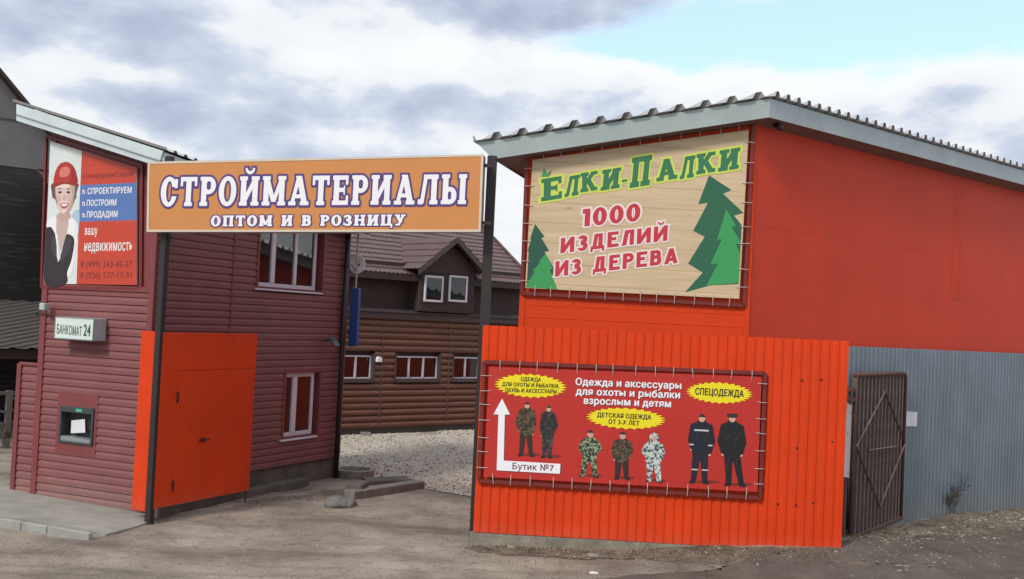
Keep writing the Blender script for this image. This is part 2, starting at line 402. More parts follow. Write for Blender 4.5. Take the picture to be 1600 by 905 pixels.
def sheet(name, poly, step, lift, m, jag=0):
    """a thin sheet following the ground inside a plan polygon with a ragged edge"""
    bm = bmesh.new(); fc = bm.faces.new([bm.verts.new((p[0], p[1], 0)) for p in poly])
    x0, x1 = min(p[0] for p in poly), max(p[0] for p in poly); y0, y1 = min(p[1] for p in poly), max(p[1] for p in poly)
    for q in np.arange(x0 + step, x1, step): bmesh.ops.bisect_plane(bm, geom=bm.verts[:] + bm.edges[:] + bm.faces[:], plane_co=(q, 0, 0), plane_no=(1, 0, 0))
    for q in np.arange(y0 + step, y1, step): bmesh.ops.bisect_plane(bm, geom=bm.verts[:] + bm.edges[:] + bm.faces[:], plane_co=(0, q, 0), plane_no=(0, 1, 0))
    for vv in bm.verts:
        x, y = vv.co.x, vv.co.y
        if vv.is_boundary and jag: x += jag * mn.noise(Vector((x * 1.7, y * 1.7, 3))) + jag * .5 * mn.noise(Vector((x * 6, y * 6, 9))); y += jag * mn.noise(Vector((x * 1.7, y * 1.7, 13))) + jag * .5 * mn.noise(Vector((x * 6, y * 6, 19)))
        vv.co = (x, y, gh(x, y) + lift)
    m_ = bpy.data.meshes.new(name); bm.to_mesh(m_); bm.free(); m_.materials.append(m); m_.polygons.foreach_set('use_smooth', [True] * len(m_.polygons))
    return struct(link(name, m_, None, Matrix.Identity(4)))
asphalt = mat('worn asphalt', (.080, .067, .056), .9, .0, 2.2, bump=.8, bs=50, col2=(.150, .128, .108), detail=8, spec=.2)
rd = [tuple(gz(*q).xy) for q in ((900, 912), (1000, 899), (1140, 893), (1290, 880), (1400, 862), (1500, 846), (1600, 836), (1720, 826), (1850, 815))]
sheet('road', [(rd[0][0] - .3, 8.2)] + rd + [(16, 13.4), (16, 8.2)], .12, .008, asphalt, .10)
soil = mat('bank soil', (.085, .068, .053), .95, .0, 4.0, bump=1.0, bs=40, col2=(.21, .178, .138), detail=9, spec=.15, thr=(.36, .66))
sheet('earth_bank', [(-.35, 13.56), (4.4, 13.36), (4.8, 14.2), (6.3, 16.6), (9.6, 19.4), (14, 23.2), (15, 21), (10.6, 17.2), (8.0, 15.1), (6.2, 13.75), (4.7, 12.95), (3.2, 12.75), (1.6, 12.95), (.3, 12.95), (-.45, 13.2)], .10, .005, soil, .12)
grv = mat('crushed stone', (.36, .32, .265), .95, .0, 9, bump=1.0, bs=34, col2=(.53, .50, .44), detail=9, spec=.2)
yard = [(-2.75, 19.3), (-1.9, 18.3), (-1.15, 17.75), (-.3, 17.05), (.9, 16.6), (2.2, 22), (3.4, 33.0), (-2, 28.2), (-8.5, 22.2)]
sheet('gravel_yard', yard, .22, .012, grv, .08)

def inside(x, y, poly):
    c = False
    for i in range(len(poly)):
        a, b = poly[i], poly[i - 1]
        if (a[1] > y) != (b[1] > y) and x < (b[0] - a[0]) * (y - a[1]) / (b[1] - a[1]) + a[0]: c = not c
    return c
def pebble(mb, x, y, z, r, fl=.6, mi=0):
    mb.mi = mi; a = random.random() * 6.28; t = [random.uniform(.7, 1.25) for _ in range(8)]
    pts = [(math.cos(a + k * 1.5708) * r * t[k], math.sin(a + k * 1.5708) * r * t[k], random.uniform(-.3, .3) * r) for k in range(4)] + [(random.uniform(-.3, .3) * r, random.uniform(-.3, .3) * r, r * fl * t[4]), (0, 0, -r * .5)]
    mb.add([(x + p[0], y + p[1], z + p[2]) for p in pts], [(k, (k + 1) % 4, 4) for k in range(4)] + [((k + 1) % 4, k, 5) for k in range(4)])
stoneA = mat('pale stone', (.52, .49, .435), .9, .2, 30); stoneB = mat('tan stone', (.40, .35, .285), .9, .2, 30); stoneC = mat('dark stone', (.16, .14, .12), .9, .2, 30)
stoneP = mat('pale grit', (.36, .33, .285), .9, .2, 30); stoneT = mat('brown grit', (.20, .17, .135), .9, .2, 30)
mb = MB(); n = 0
while n < 24000:
    y = 16.6 + (random.random() ** 1.25) * 15; x = random.uniform(-5, 3)
    if not inside(x, y, yard): continue
    pebble(mb, x, y, gh(x, y) + .012, random.uniform(.011, .034), .7, random.choice((0, 0, 0, 1, 1, 1, 2))); n += 1
struct(mb.build('gravel_stones', [stoneA, stoneB, stoneC]), 'stuff')
mb = MB()
def strew(cnt, a, b, spread, rmin, rmax, w):
    for _ in range(cnt):
        t = random.random(); d = random.gauss(0, spread); x = a[0] + (b[0] - a[0]) * t + random.gauss(0, .05); y = a[1] + (b[1] - a[1]) * t - abs(d)
        pebble(mb, x, y, gh(x, y) + .004, random.uniform(rmin, rmax) * (.6 + random.random() ** 3), .45, random.choice(w))
strew(700, (-.4, 13.5), (4.3, 13.25), .32, .006, .026, (0, 1, 1, 2, 2))
strew(1500, (4.3, 14.1), (9.5, 19.0), .9, .008, .036, (0, 1, 1, 2, 2))
strew(500, (4.3, 13.2), (8.5, 15.0), .35, .008, .03, (1, 2, 2, 2))
for _ in range(3800):
    x = random.uniform(-7, 6); y = random.uniform(11, 17)
    if inside(x, y, [(-4.9, 14.4), (-2.8, 18.9), (-9, 19), (-9, 15.2)]): continue
    pebble(mb, x, y, gh(x, y) + .002, random.uniform(.003, .009) * (1 + 2 * random.random() ** 8), .5, random.choice((0, 1, 1, 2, 2)))
for _ in range(5200):
    x = random.uniform(-7, 6); y = 11 + 6 * random.random() ** 1.4
    if mn.noise(Vector((x * .8, y * 1.6, 5))) < .02 or inside(x, y, [(-4.9, 14.4), (-2.8, 18.9), (-9, 19), (-9, 13.2)]): continue
    pebble(mb, x, y, gh(x, y) + .001, random.uniform(.004, .013), .6, random.choice((1, 1, 2, 0)))
strew(260, (-3.9, 15.8), (-2.2, 17.4), .25, .008, .03, (1, 2, 2))
struct(mb.build('rubble', [stoneP, stoneT, stoneC]), 'stuff')
# dry grass tufts and straw on the bank
straw = mat('dry straw', (.24, .19, .12), .9, .3, 12)
mb = MB()
for _ in range(3800):
    t = random.random(); x = 4.4 + 5.2 * t + random.gauss(0, .1); y = 14.3 + 4.9 * t - abs(random.gauss(0, .55))
    if random.random() < .35: x = random.uniform(-.2, 4.2); y = 13.55 - (x + .3) * .05 - abs(random.gauss(0, .16)) - .03
    z = gh(x, y); a = random.random() * 6.28; l = random.uniform(.03, .10); h = random.uniform(.005, .05)
    p = Vector((x, y, z)); q = p + Vector((math.cos(a) * l, math.sin(a) * l, h)); s_ = Vector((-math.sin(a), math.cos(a), .2)) * .003
    mb.quad(p - s_, p + s_, q + s_ * .4, q - s_ * .4)
struct(mb.build('dry_grass', straw), 'stuff')

# pavement in front of the cash machine wall
pavm = mat('pavement slabs', (.29, .28, .245), .9, .18, 2.5, bump=.3, bs=30)
mb = MB()
e0 = gz(-120, 790, .13); pts = [gz(-120, 790, .13), gz(0, 806, .13), gz(80, 818, .11), gz(140, 829, .08), gz(165, 834, .05), gz(205, 824, .025), gz(232, 815, .015), gz(226, 802, .04), gz(50, 766, .09), gz(-120, 735, .13)]
zt = [.13, .13, .11, .08, .045, .02, .01, .04, .09, .13]
mb.slab([(p.x, p.y) for p in pts], -.1, zt)
struct(mb.build('pavement', pavm))
kb = mat('kerb stone', (.30, .30, .275), .9, .2, 4, bump=.3, bs=25)
mb = MB(); line = [gz(-130, 791, .13), gz(0, 808.5, .13), gz(80, 821, .11), gz(146, 833, .08)]
for i in range(len(line) - 1):
    a, b = line[i], line[i + 1]; n = max(1, round((b - a).xy.length / .42))
    for k in range(n):
        p = a.lerp(b, k / n); q = a.lerp(b, (k + .985) / n); d = (q - p); d.z = 0; d.normalize(); nn = Vector((d.y, -d.x, 0)) * .07
        z0 = p.z + random.uniform(-.006, .006) + .004; z1 = q.z + random.uniform(-.006, .006) + .004
        mb.slab([(p.x, p.y), (q.x, q.y), (q.x + nn.x, q.y + nn.y), (p.x + nn.x, p.y + nn.y)], -.1, [z0, z1, z1, z0])
struct(mb.build('kerb', kb, bevel=.008))

# ------------------------------------------------------------------ ATM house
atmh = thing('brick_red_house', 'two-storey house clad in dark red siding under a sloping tin roof', 'house', LF)
uL = LF.px(52, 770)[0]
zroof = lambda u, off: None
sA = LF.px(72, 222); sB = LF.px(224, 268)                # wall top line under the fascia
slope = (sB[1] - sA[1]) / (sB[0] - sA[0]); wtop = lambda u: sB[1] + (u - sB[0]) * slope + .08
zmid = LF.px(140, 450)[1]
vfar = LS.px(525, 760)[0]                                 # length of the yard side
mb = MB(); siding_sheet(mb, uL, -.0, .04, zmid, [(*sorted((LF.px(91, 665)[0], LF.px(152, 665)[0])), LF.px(120, 706)[1], LF.px(120, 622)[1])])
mb.build('front_wall', siding, atmh, LF)
MB().prism([(uL, zmid), (0, zmid), (0, wtop(0) + .14), (uL, wtop(uL) + .14)], -.006, .05).build('upper_wall', trimred, atmh, LF)
mb = MB(); a0 = LF.px(91, 665)[0] - .01; a1 = LF.px(152, 665)[0] + .01; b0 = LF.px(120, 706)[1] - .04; b1 = LF.px(120, 622)[1] + .07
c0, d1 = LF.px(98.5, 633.5); c1, d0 = LF.px(146.5, 696.5)
mb.box(a0, c0, -.024, -.001, b0, b1); mb.box(c1, a1, -.024, -.001, b0, b1); mb.box(c0, c1, -.024, -.001, b0, d0); mb.box(c0, c1, -.024, -.001, d1, b1); mb.build('surround_panel', trimred, atmh, LF)
mb = MB(); mb.box(uL - .03, uL + .07, -.035, .06, 0, wtop(uL) - .02); mb.box(-.075, .012, -.036, .05, .0, wtop(0) - .01)
mb.box(uL + .07, -.075, -.038, 0, zmid - .03, zmid + .04)
mb.build('corner_trim', trimred, atmh, LF)
wu = (LS.px(403, 420)[0], LS.px(494, 420)[0], LS.px(404, 449)[1], LS.px(450, 449)[1] + 1.12)
wu = (LS.px(403, 420)[0], LS.px(494, 420, .07)[0], LS.px(450, 451)[1], LS.px(450, 451)[1] + 1.15)
wl = (LS.px(443, 640)[0], LS.px(487, 640, .05)[0], LS.px(465, 681)[1], LS.px(466, 583)[1])
zLS0 = LS.px(460, 725)[1]
top2 = wtop(0) - .42
wur = LS.px(503, 420)[0]; wlr = LS.px(495.5, 640)[0]
holes = [(wu[0] - .04, wur + .04, wu[2] - .03, wu[3] + .05), (wl[0] - .04, wlr + .04, wl[2] - .03, wl[3] + .05)]
mb = MB(); siding_sheet(mb, .012, vfar, zLS0, top2, holes); mb.build('side_wall', siding, atmh, LS)
MB().prism([(.012, top2), (vfar, top2), (vfar, top2 + .10), (.012, wtop(0) + .12)], -.004, .04).build('eave_panel', trimred, atmh, LS)
jx = LS.px(362, 440)[0]
MB().box(jx - .02, jx + .02, -.026, 0, zLS0, top2).build('joint_trim', trimred, atmh, LS); MB().box(vfar - .06, vfar + .02, -.034, .05, zLS0, top2).build('corner_trim', trimred, atmh, LS)
mb = MB(); casing(mb, wu[0], wur, wu[2], wu[3], -.028, .13); mb.build('window_casing', trimred, atmh, LS)
mb = MB(); casing(mb, wl[0], wlr, wl[2], wl[3], -.028, .13, .055); mb.build('window_casing', trimred, atmh, LS)
mx_ = lambda p: LS.px(p, 410, .065)[0]
window(atmh, LS, wu[0] - .03, wu[1], wu[2], wu[3], [((mx_(421) + mx_(434)) / 2, .10), ((mx_(459) + mx_(466)) / 2, .07)], .07, .065)
ml = lambda p: LS.px(p, 640, .03)[0]
window(atmh, LS, wl[0] - .03, wl[1], wl[2], wl[3], [((ml(455) + ml(463)) / 2, .12)], .03, .065, t=.05)
MB().box(.01, vfar - .0, .02, .4, -.2, zLS0 + .02).build('foundation', concdark, atmh, LS)
MB().box(uL, -.0, .02, .4, -.2, .06).build('front_foundation', concdark, atmh, LF)
# closed body behind the cladding
c = [LF.w(uL + .03, .16, 0), LF.w(-.16, .16, 0), LS.w(vfar - .1, .16, 0), LF.w(uL + .03, vfar - .05, 0)]
cl = [WORLD.l(p) for p in c]; zr = [wtop(uL) + .12, wtop(-.16) + .12, wtop(-.16) - .33, wtop(uL) - .33]
MB().slab([(p.x, p.y) for p in cl], 0, [z - .03 for z in zr]).build('inner_wall', trimred, atmh)
# wall edges that close the cladding at the corner and far end
mb = MB(); mb.box(vfar - .12, vfar - .002, .0, .17, 0, top2); mb.build('end_wall', trimred, atmh, LS)
# roof: fascia board and sheet
fo = -.30
P_ = [LF.px(*q, fo) for q in ((25.5, 162.5), (25.5, 188.5), (247, 260), (254.5, 235.8))]
MB().prism([P_[0], P_[1], P_[2], P_[3]], fo, fo + .03).build('fascia', galvpale, atmh, LF)
e0 = LF.px(17, 157.5, fo - .04); e1 = LF.px(258, 234, fo - .04); rs = (e1[1] - e0[1]) / (e1[0] - e0[0])
dr_ = .09 * (vfar + .3 - fo); rp = [LF.w(e0[0], fo - .04, e0[1]), LF.w(e1[0], fo - .04, e1[1]), LF.w(e1[0], vfar + .3, e1[1] - dr_), LF.w(e0[0], vfar + .3, e0[1] - dr_)]
mb = MB(); ribbed(mb, rp, -24, .20, .035); mb.build('roof', roofgrey, atmh)
mb = MB(); q = [p - Vector((0, 0, .16)) for p in rp]; mb.quad(*q); mb.build('soffit', soffit, atmh)
# verge board on the yard side
mb = MB(); xa, xb, ya, yb = P_[3][0] - .03, P_[3][0], fo + .031, vfar + .25; d_ = .09 * (yb - ya); za, zb = P_[2][1], P_[3][1] - .012
mb.add([(xa, ya, za), (xb, ya, za), (xb, ya, zb), (xa, ya, zb), (xa, yb, za - d_), (xb, yb, za - d_), (xb, yb, zb - d_), (xa, yb, zb - d_)], [(0, 1, 2, 3), (7, 6, 5, 4), (0, 4, 5, 1), (1, 5, 6, 2), (2, 6, 7, 3), (3, 7, 4, 0)]); mb.build('eave_board', galvpale, atmh, LF)

# low siding wall at the left
sw = thing('low_siding_wall', 'chest-high narrow piece of red siding wall joined to the left corner of the red house', 'wall', LF, (uL - .2, .05, 0))
q0 = LF.px(24, 700, .05)[0]; qz = LF.px(40, 570, .05)[1]
mb = MB(); siding_sheet(mb, q0, uL - .035, .05, qz, y=.05); mb.box(q0 + .02, uL - .04, .047, .14, 0, qz - .01); mb.build('siding', siding, sw, LF)
mb = MB(); mb.box(q0 - .02, q0 + .06, .01, .15, 0, qz + .015); mb.box(q0 + .06, uL - .035, .015, .15, qz, qz + .015); mb.build('edge_trim', trimred, sw, LF)

# cash machine
atm = thing('cash_machine', 'dark grey cash machine with a paper notice set into the red siding wall', 'cash machine', LF, (LF.px(122, 665)[0], 0, LF.px(122, 700)[1]))
x0, z1 = LF.px(98, 633); x1, z0 = LF.px(147, 697)
y0 = -.05; mb = MB(); fw = .035
mb.box(x0, x0 + fw, y0, .0, z0, z1); mb.box(x1 - fw, x1, y0, .0, z0, z1); mb.box(x0 + fw, x1 - fw, y0 + .002, .0, z1 - .085, z1); mb.box(x0 + fw, x1 - fw, y0 + .002, .0, z0, z0 + .03)
mb.build('surround', dgrey, atm, LF, bevel=.006)
mb = MB(); mb.quad((x0 + fw, .14, z0 + .03), (x1 - fw, .14, z0 + .03), (x1 - fw, .09, z1 - .085), (x0 + fw, .09, z1 - .085))
mb.quad((x0 + fw, -.01, z0 + .03), (x0 + fw, .14, z0 + .03), (x0 + fw, .09, z1 - .085), (x0 + fw, -.01, z1 - .085))
mb.quad((x1 - fw, -.01, z0 + .03), (x1 - fw, .14, z0 + .03), (x1 - fw, .09, z1 - .085), (x1 - fw, -.01, z1 - .085))
mb.quad((x0 + fw, -.01, z1 - .085), (x1 - fw, -.01, z1 - .085), (x1 - fw, .09, z1 - .085), (x0 + fw, .09, z1 - .085)); mb.build('recess', dgrey, atm, LF)
mb = MB(); mb.prism([(x0 + fw + .003, z0 + .03), (x1 - fw - .003, z0 + .03), (x1 - fw - .003, z0 + .075), (x0 + fw + .003, z0 + .095)], -.045, .13); mb.build('keypad_shelf', mgrey, atm, LF, bevel=.005)
MB().box(x0 + .20, x1 - .07, .075, .10, z0 + .20, z1 - .10).build('screen', black, atm, LF)
mb = MB(); mb.box(x1 - .11, x1 - fw - .005, .05, .12, z0 + .1, z1 - .12); mb.build('card_panel', mgrey, atm, LF, bevel=.004)
green = mat('green light strip', (.06, .42, .24), .4, .1, 20)
mb = MB(); mb.box(x0 + .30, x0 + .41, y0 - .003, y0 + .003, z1 - .065, z1 - .025); mb.build('logo_plate', green, atm, LF)
mb = MB(); mb.box(x1 - .10, x1 - .075, .045, .05, z0 + .14, z0 + .26); mb.build('card_slot', green, atm, LF)
tag(MB().prism([LF.px(*q, .055) for q in ((112, 657), (133, 655), (133.5, 676), (111, 677))], .050, .053).build('paper_note', paper, None, LF), 'white printed note taped across the cash machine screen', 'notice')

# lit-box sign and small wall lamp
lb = thing('sign_box', 'white cash point sign box with green lettering above the cash machine', 'sign', LF, (LF.px(125, 515)[0], 0, LF.px(125, 535)[1]))
so = -.26; x0, z0 = LF.px(84.5, 529, so); x1, z1 = LF.px(147.5, 497.5, so)
z1 = (LF.px(84.5, 494.5, so)[1] + z1) / 2
MB().box(x0, x1, so + .005, -.03, z0, z1).build('case', ltgrey, lb, LF, bevel=.008)
mb = MB(); t_ = .014; mb.box(x0, x1, so - .006, so + .005, z1 - t_, z1); mb.box(x0, x1, so - .006, so + .005, z0, z0 + t_); mb.box(x0, x0 + t_, so - .005, so + .005, z0 + t_, z1 - t_); mb.box(x1 - t_, x1, so - .005, so + .005, z0 + t_, z1 - t_)
mb.build('rim', mgrey, lb, LF)
milk = mat('milky sign face', (.60, .68, .65), .4, .03, 3)
MB().box(x0 + t_, x1 - t_, so - .002, so + .004, z0 + t_, z1 - t_).build('face', milk, lb, LF)
SIGN24 = (lb, so - .004, x0, x1, z0, z1)
wlm = thing('wall_lamp', 'small grey lamp on a bent arm at the left edge of the red front wall', 'lamp', LF, (LF.px(66, 485)[0], 0, LF.px(66, 490)[1]))
a = LF.px(60, 492); b = LF.px(70, 480, -.14)
MB().tube([(a[0], 0, a[1]), (a[0] + .01, -.07, a[1] + .03), (b[0], -.12, b[1] - .02)], .014).build('arm', dgrey, wlm, LF)
MB().box(b[0] - .05, b[0] + .05, -.20, -.10, b[1] - .045, b[1] + .055).build('lamp_head', ltgrey, wlm, LF, bevel=.01)

# downpipe at the far corner
dp = thing('drainpipe', 'dark brown drainpipe down the far corner of the red house, elbow at its foot', 'drainpipe', LS, (vfar - .06, -.06, .1))
zq = LS.px(528, 770, -.08)[1]
mb = MB(); ux = vfar - .16; mb.tube([(ux, -.085, top2 + .1), (ux, -.085, zq + .12)], .043, 12); mb.build('pipe', darkpost, dp, LS, smooth=True)
mb = MB(); mb.tube([(ux, -.085, zq + .125), (ux - .005, -.095, zq + .06), (ux - .02, -.15, zq), (ux - .03, -.23, zq - .04)], .045, 12); mb.build('elbow', darkpost, dp, LS, smooth=True)
for zc in (1.0, 2.3, 3.6):
    mb = MB(); mb.tube([(ux, -.085, zc), (ux, -.085, zc + .03)], .050, 12); mb.box(ux - .015, ux + .015, -.06, -.02, zc, zc + .03); mb.build('bracket', darkpost, dp, LS)
# floodlight
fl = thing('floodlight', 'small grey floodlight angled down beside the drainpipe of the red house', 'floodlight', LS, (vfar - .25, 0, LS.px(523, 532)[1]))
a = LS.px(522, 533, -.2); mb = MB(); mb.tube([(a[0], -.02, a[1]), (a[0], -.14, a[1] + .02)], .02); mb.build('bracket', dgrey, fl, LS)
mb = MB(); mb.add([(a[0] + x * .085, -.20 + y * .05 + z * .03, a[1] + z * .05 + y * .04) for z in (-1, 1) for y in (-1, 1) for x in (-1, 1)], [(0, 2, 3, 1), (4, 5, 7, 6), (0, 1, 5, 4), (2, 6, 7, 3), (0, 4, 6, 2), (1, 3, 7, 5)]); mb.build('lamp_head', dgrey, fl, LS, bevel=.012)

# narrow blue sign edge-on at the far corner, mast and dish
BS = Fr(LS.w(vfar + .06, -.05, 0), -24)
bs = thing('blue_sign', 'narrow upright blue sign board projecting from the far corner of the red house', 'sign', BS, (.15, 0, 2.2))
p = [BS.px(*q) for q in ((541, 449), (562.5, 451), (558.5, 541), (539.5, 541.5))]
p[0] = (.03, p[0][1]); p[3] = (.03, p[3][1])
MB().prism(p, -.04, .04).build('board', bluepl, bs, BS, bevel=.006)
MB().box(-.02, .06, -.015, .015, p[2][1] + .2, p[2][1] + .25).build('bracket', dgrey, bs, BS)
am = thing('antenna_mast', 'thin pale mast standing on the blue sign board in front of the round dish', 'mast', BS, (.2, .02, p[1][1]))
m0 = BS.px(556, 449, .02); m1 = BS.px(562, 330, .02)
MB().tube([(m0[0], .02, p[1][1] + .005), (m1[0] - .01, .02, m1[1])], .017, 8).build('pole', mat('pale metal', (.38, .34, .33), .5, .15, 8), am, BS)
ds = thing('satellite_dish', 'round white satellite dish with a dark emblem beside the thin mast', 'satellite dish', BS, (.1, .16, BS.px(557, 413, .16)[1]))
c = BS.px(560, 413, .14); mb = MB(); rr = .172
mb.lathe([(0, 0), (rr * .5, -.012), (rr * .85, -.035), (rr, -.05), (rr * .99, -.056), (rr * .8, -.04), (0, -.006)], (c[0], .14, c[1]), 32, 'y')
mb.v = [(q[0], 2 * .14 - q[1], q[2]) for q in mb.v]
mb.f = [f_[::-1] for f_ in mb.f]; dsm = mb.build('reflector', mat('dish paint', (.85, .85, .85), .45, .06, 4), ds, BS, smooth=True)
mb = MB(); mb.prism([(c[0] + a_, c[1] + b_) for a_, b_ in ((-.075, .03), (-.03, .035), (0, .015), (.04, .0), (.08, -.008), (.03, -.03), (-.015, -.03), (-.05, -.01))], .125, .128)
mb.prism([(c[0] + a_, c[1] + b_) for a_, b_ in ((-.055, -.055), (.04, -.05), (.03, -.062), (-.045, -.066))], .125, .128); mb.build('emblem', dgrey, ds, BS)
mb = MB(); mb.tube([(c[0], .15, c[1]), (c[0] - .06, .3, c[1] - .1), (-.05, .32, c[1] - .12)], .015); mb.build('arm', dgrey, ds, BS)
MB().tube([(c[0] + .0, .12, c[1] - .15), (c[0], -.06, c[1] - .04), (c[0], -.08, c[1] - .02)], .008).build('feed_arm', dgrey, ds, BS)

# ------------------------------------------------------------------ shop with the orange front
shop = thing('orange_shop', 'tall orange shop building with a grey ribbed mono-pitch roof behind the orange sheet wall', 'building', RF)
ffo = -.28
# fascia corner where both overhang lines meet
dRF = (RF.M.to_3x3() @ Vector((1, 0, 0))); dRS = (RS.M.to_3x3() @ Vector((1, 0, 0)))
def meet(off):
    a = RF.w(0, off, 0); b = RS.w(0, off, 0); d = b - a
    t = (d.x * dRS.y - d.y * dRS.x) / (dRF.x * dRS.y - dRF.y * dRS.x); return a + dRF * t
C0 = meet(ffo); uc = RF.l(C0).x; sc_ = RS.l(C0).x
f0 = RF.px(745, 231, ffo); f1 = RF.px(770.5, 248.5, ffo)
zc_t = RF.px(1192, 153.5, ffo)[1]; zc_b = RF.px(1192, 183, ffo)[1]
LEN = 13.0; uFl = RF.px(815, 400)[0]
sl_ = (zc_b - f1[1]) / (uc - f1[0]); fbot = lambda u: zc_b + (u - uc) * sl_
MB().prism([(uFl, 0), (0, 0), (0, fbot(0) + .06), (uFl, fbot(uFl) + .06)], 0, .12).build('front_wall', orangew, shop, RF)
MB().box(-.05, .012, -.012, .02, 2.2, fbot(0)).build('corner_trim', orangew, shop, RF); MB().box(uFl, uFl + .07, -.012, 0, 2.2, fbot(uFl)).build('corner_trim', orangew, shop, RF)
for z in (2.86, 3.02): MB().box(uFl + .07, -.05, -.004, 0, z, z + .006).build('sheet_joint', orangew, shop, RF)
zb_ = RS.px(1172, 527)[1]
mb = MB()
zs = [0, zb_ + .72, RS.px(1490, 400)[1], zc_b + .1]
us = [.013, RS.px(1490, 420)[0], LEN]
for i in range(3):
    for j in range(2): mb.box(us[j] + (.001 if j else 0), us[j + 1] - .001, 0 + .0012 * ((i + j) % 2), .12, zs[i] + .0004, zs[i + 1] - .0004)
mb.build('side_wall', redpanel, shop, RS)
uj = RS.px(1497, 320)[0]
mb = MB(); zt_ = RS.px(1500, 285)[1]; zb2 = RS.px(1487, 465)[1]
for k in range(3):
    a = zb2 + (zt_ - zb2) * k / 3; b = zb2 + (zt_ - zb2) * (k + 1) / 3
    mb.add([(uj - .13, -.001, a), (uj + .09, -.012 - .004 * k, a + .003), (uj + .10, -.001, a), (uj - .13, -.001, b), (uj + .09, -.018 - .004 * (k == 1), b - .004), (uj + .10, -.001, b)], [(0, 1, 4, 3), (1, 2, 5, 4)])
mb.build('joint_strip', redpanel, shop, RS)
# left and rear walls close the volume
d65 = Vector((math.cos(R(65)), math.sin(R(65)), 0))
A = RF.w(uFl, .12, 0); Bq = A + d65 * 14; Cq = RS.w(LEN, .12, 0)
g = Vector((.323 * .656, -.323 * .755, 0))
def zroofS(p, dz=0): return zc_b + (Vector((p.x, p.y, 0)) - Vector((C0.x, C0.y, 0))).dot(gS) + dz
# slope vector from both eaves
s1 = sl_; dd = dRF.x * dRS.y - dRF.y * dRS.x
gS = Vector((s1 * dRS.y / dd, -s1 * dRS.x / dd, 0))
mb = MB(); mb.quad((A.x, A.y, 0), (Bq.x, Bq.y, 0), (Bq.x, Bq.y, zroofS(Bq)), (A.x, A.y, zroofS(A))); mb.quad((Bq.x, Bq.y, 0), (Cq.x, Cq.y, 0), (Cq.x, Cq.y, zroofS(Cq)), (Bq.x, Bq.y, zroofS(Bq)))
mb.build('rear_wall', orangew, shop)
# fascias
ft = zc_t - zc_b
galvf = mat('grey fascia sheet', (.34, .40, .395), .42, .08, 2.2, metal=.25, bump=.06, bs=4)
MB().prism([(f0[0], fbot(f0[0]) + ft), (f1[0], fbot(f1[0])), (uc, zc_b), (uc, zc_t)], ffo, ffo + .02).build('fascia', galvf, shop, RF)
MB().box(sc_, LEN, ffo, ffo + .02, zc_b, zc_t).build('side_fascia', galv, shop, RS)
# roof sheet and soffit
L0 = RF.w(f0[0] - .06, ffo - .06, 0); C1 = meet(ffo - .06); R1 = RS.w(LEN, ffo - .06, 0)
L1 = L0 + d65 * 14.5; R2 = R1 + Vector((-3, 3.4, 0))
poly = [L0, C1, R1, R2, L1]; dz = ft + .012
poly = [Vector((p.x, p.y, zroofS(p, dz))) for p in poly]
mb = MB(); ribbed(mb, poly, -48, .232, .068); mb.build('roof', roofgrey, shop)
so_ = [RF.w(f1[0], ffo + .02, 0), meet(ffo + .02), RS.w(LEN, ffo + .02, 0), R2, RF.w(f1[0], ffo + .02, 0) + d65 * 14.2]
mb = MB(); mb.quad(*[Vector((p.x, p.y, zroofS(p, .03))) for p in so_]); mb.build('soffit', soffit, shop)
so2 = [RF.w(f1[0] - .0, ffo + .02, 0), RF.w(f1[0], ffo + .02, 0) + d65 * 14.2]
mb = MB(); a, b = so2; mb.quad(Vector((a.x, a.y, zroofS(a, .0))), Vector((b.x, b.y, zroofS(b, .0))), Vector((b.x, b.y, zroofS(b, ft))), Vector((a.x, a.y, zroofS(a, ft)))); mb.build('eave_board', galvf, shop)

# security camera on the side wall
sc2 = thing('security_camera', 'small black security camera under the eave at the corner of the orange shop', 'camera', RS, (RS.px(1215, 198, -.1)[0], 0, RS.px(1215, 190)[1]))
a = RS.px(1208, 195, -.06); b = RS.px(1225, 202, -.26)
MB().tube([(a[0], 0, a[1] + .02), (a[0], -.07, a[1] + .02), (a[0] + .02, -.12, a[1] - .02)], .022).build('bracket', black, sc2, RS)
mb = MB(); mb.tube([(a[0] - .02, -.10, a[1] - .0), (b[0] - .04, -.22, b[1] + .02), (b[0] - .02, -.25, b[1] + .012)], [.04, .04, .034], 12); mb.build('housing', black, sc2, RS, smooth=False)

# ------------------------------------------------------------------ orange sheet wall
fwall = thing('orange_sheet_wall', 'low orange ribbed sheet wall on a concrete base in front of the shop', 'wall', W)
uW0 = W.px(747, 670)[0]; uW1 = W.px(1320, 700)[0]
zt0 = W.px(752, 508)[1]; zt1 = W.px(1327, 533)[1]; zb0 = W.px(740, 831)[1]; zb1 = W.px(1312, 865)[1]
lin = lambda a, b: (lambda u: a + (b - a) * (u - uW0) / (uW1 - uW0))
mb = MB(); corrugated(mb, uW0, uW1, lin(zb0, zb1), lin(zt0, zt1), .1135, .012, 0, inv=False); mb.build('sheet', orange, fwall, W)
mb = MB(); mb.box(uW0 + .01, uW1 - .01, .012, .05, .4, .45); mb.box(uW0 + .01, uW1 - .01, .012, .05, 2.2, 2.25); mb.build('rail', framered, fwall, W)
mb = MB()
for u in (uW0 + .03, (uW0 + uW1) / 2, uW1 - .05): mb.box(u - .03, u + .03, .05, .11, 0, 2.6)
mb.build('post', framered, fwall, W)
mb = MB(); n = 40; pr = []
for i in range(n + 1):
    u = uW0 - .04 + (uW1 - uW0 - .1) * i / n; pr.append((u, .012 * mn.noise(Vector((u * 3, 0, 0))) - .03))
top = [(u, y, .155 + .006 * mn.noise(Vector((u * 5, 2, 0)))) for u, y in pr]; bot = [(u, y - .03 - .03 * abs(mn.noise(Vector((u * 2, 5, 0)))), -.1) for u, y in pr]
back = [(u, .12, .155) for u, y in pr]
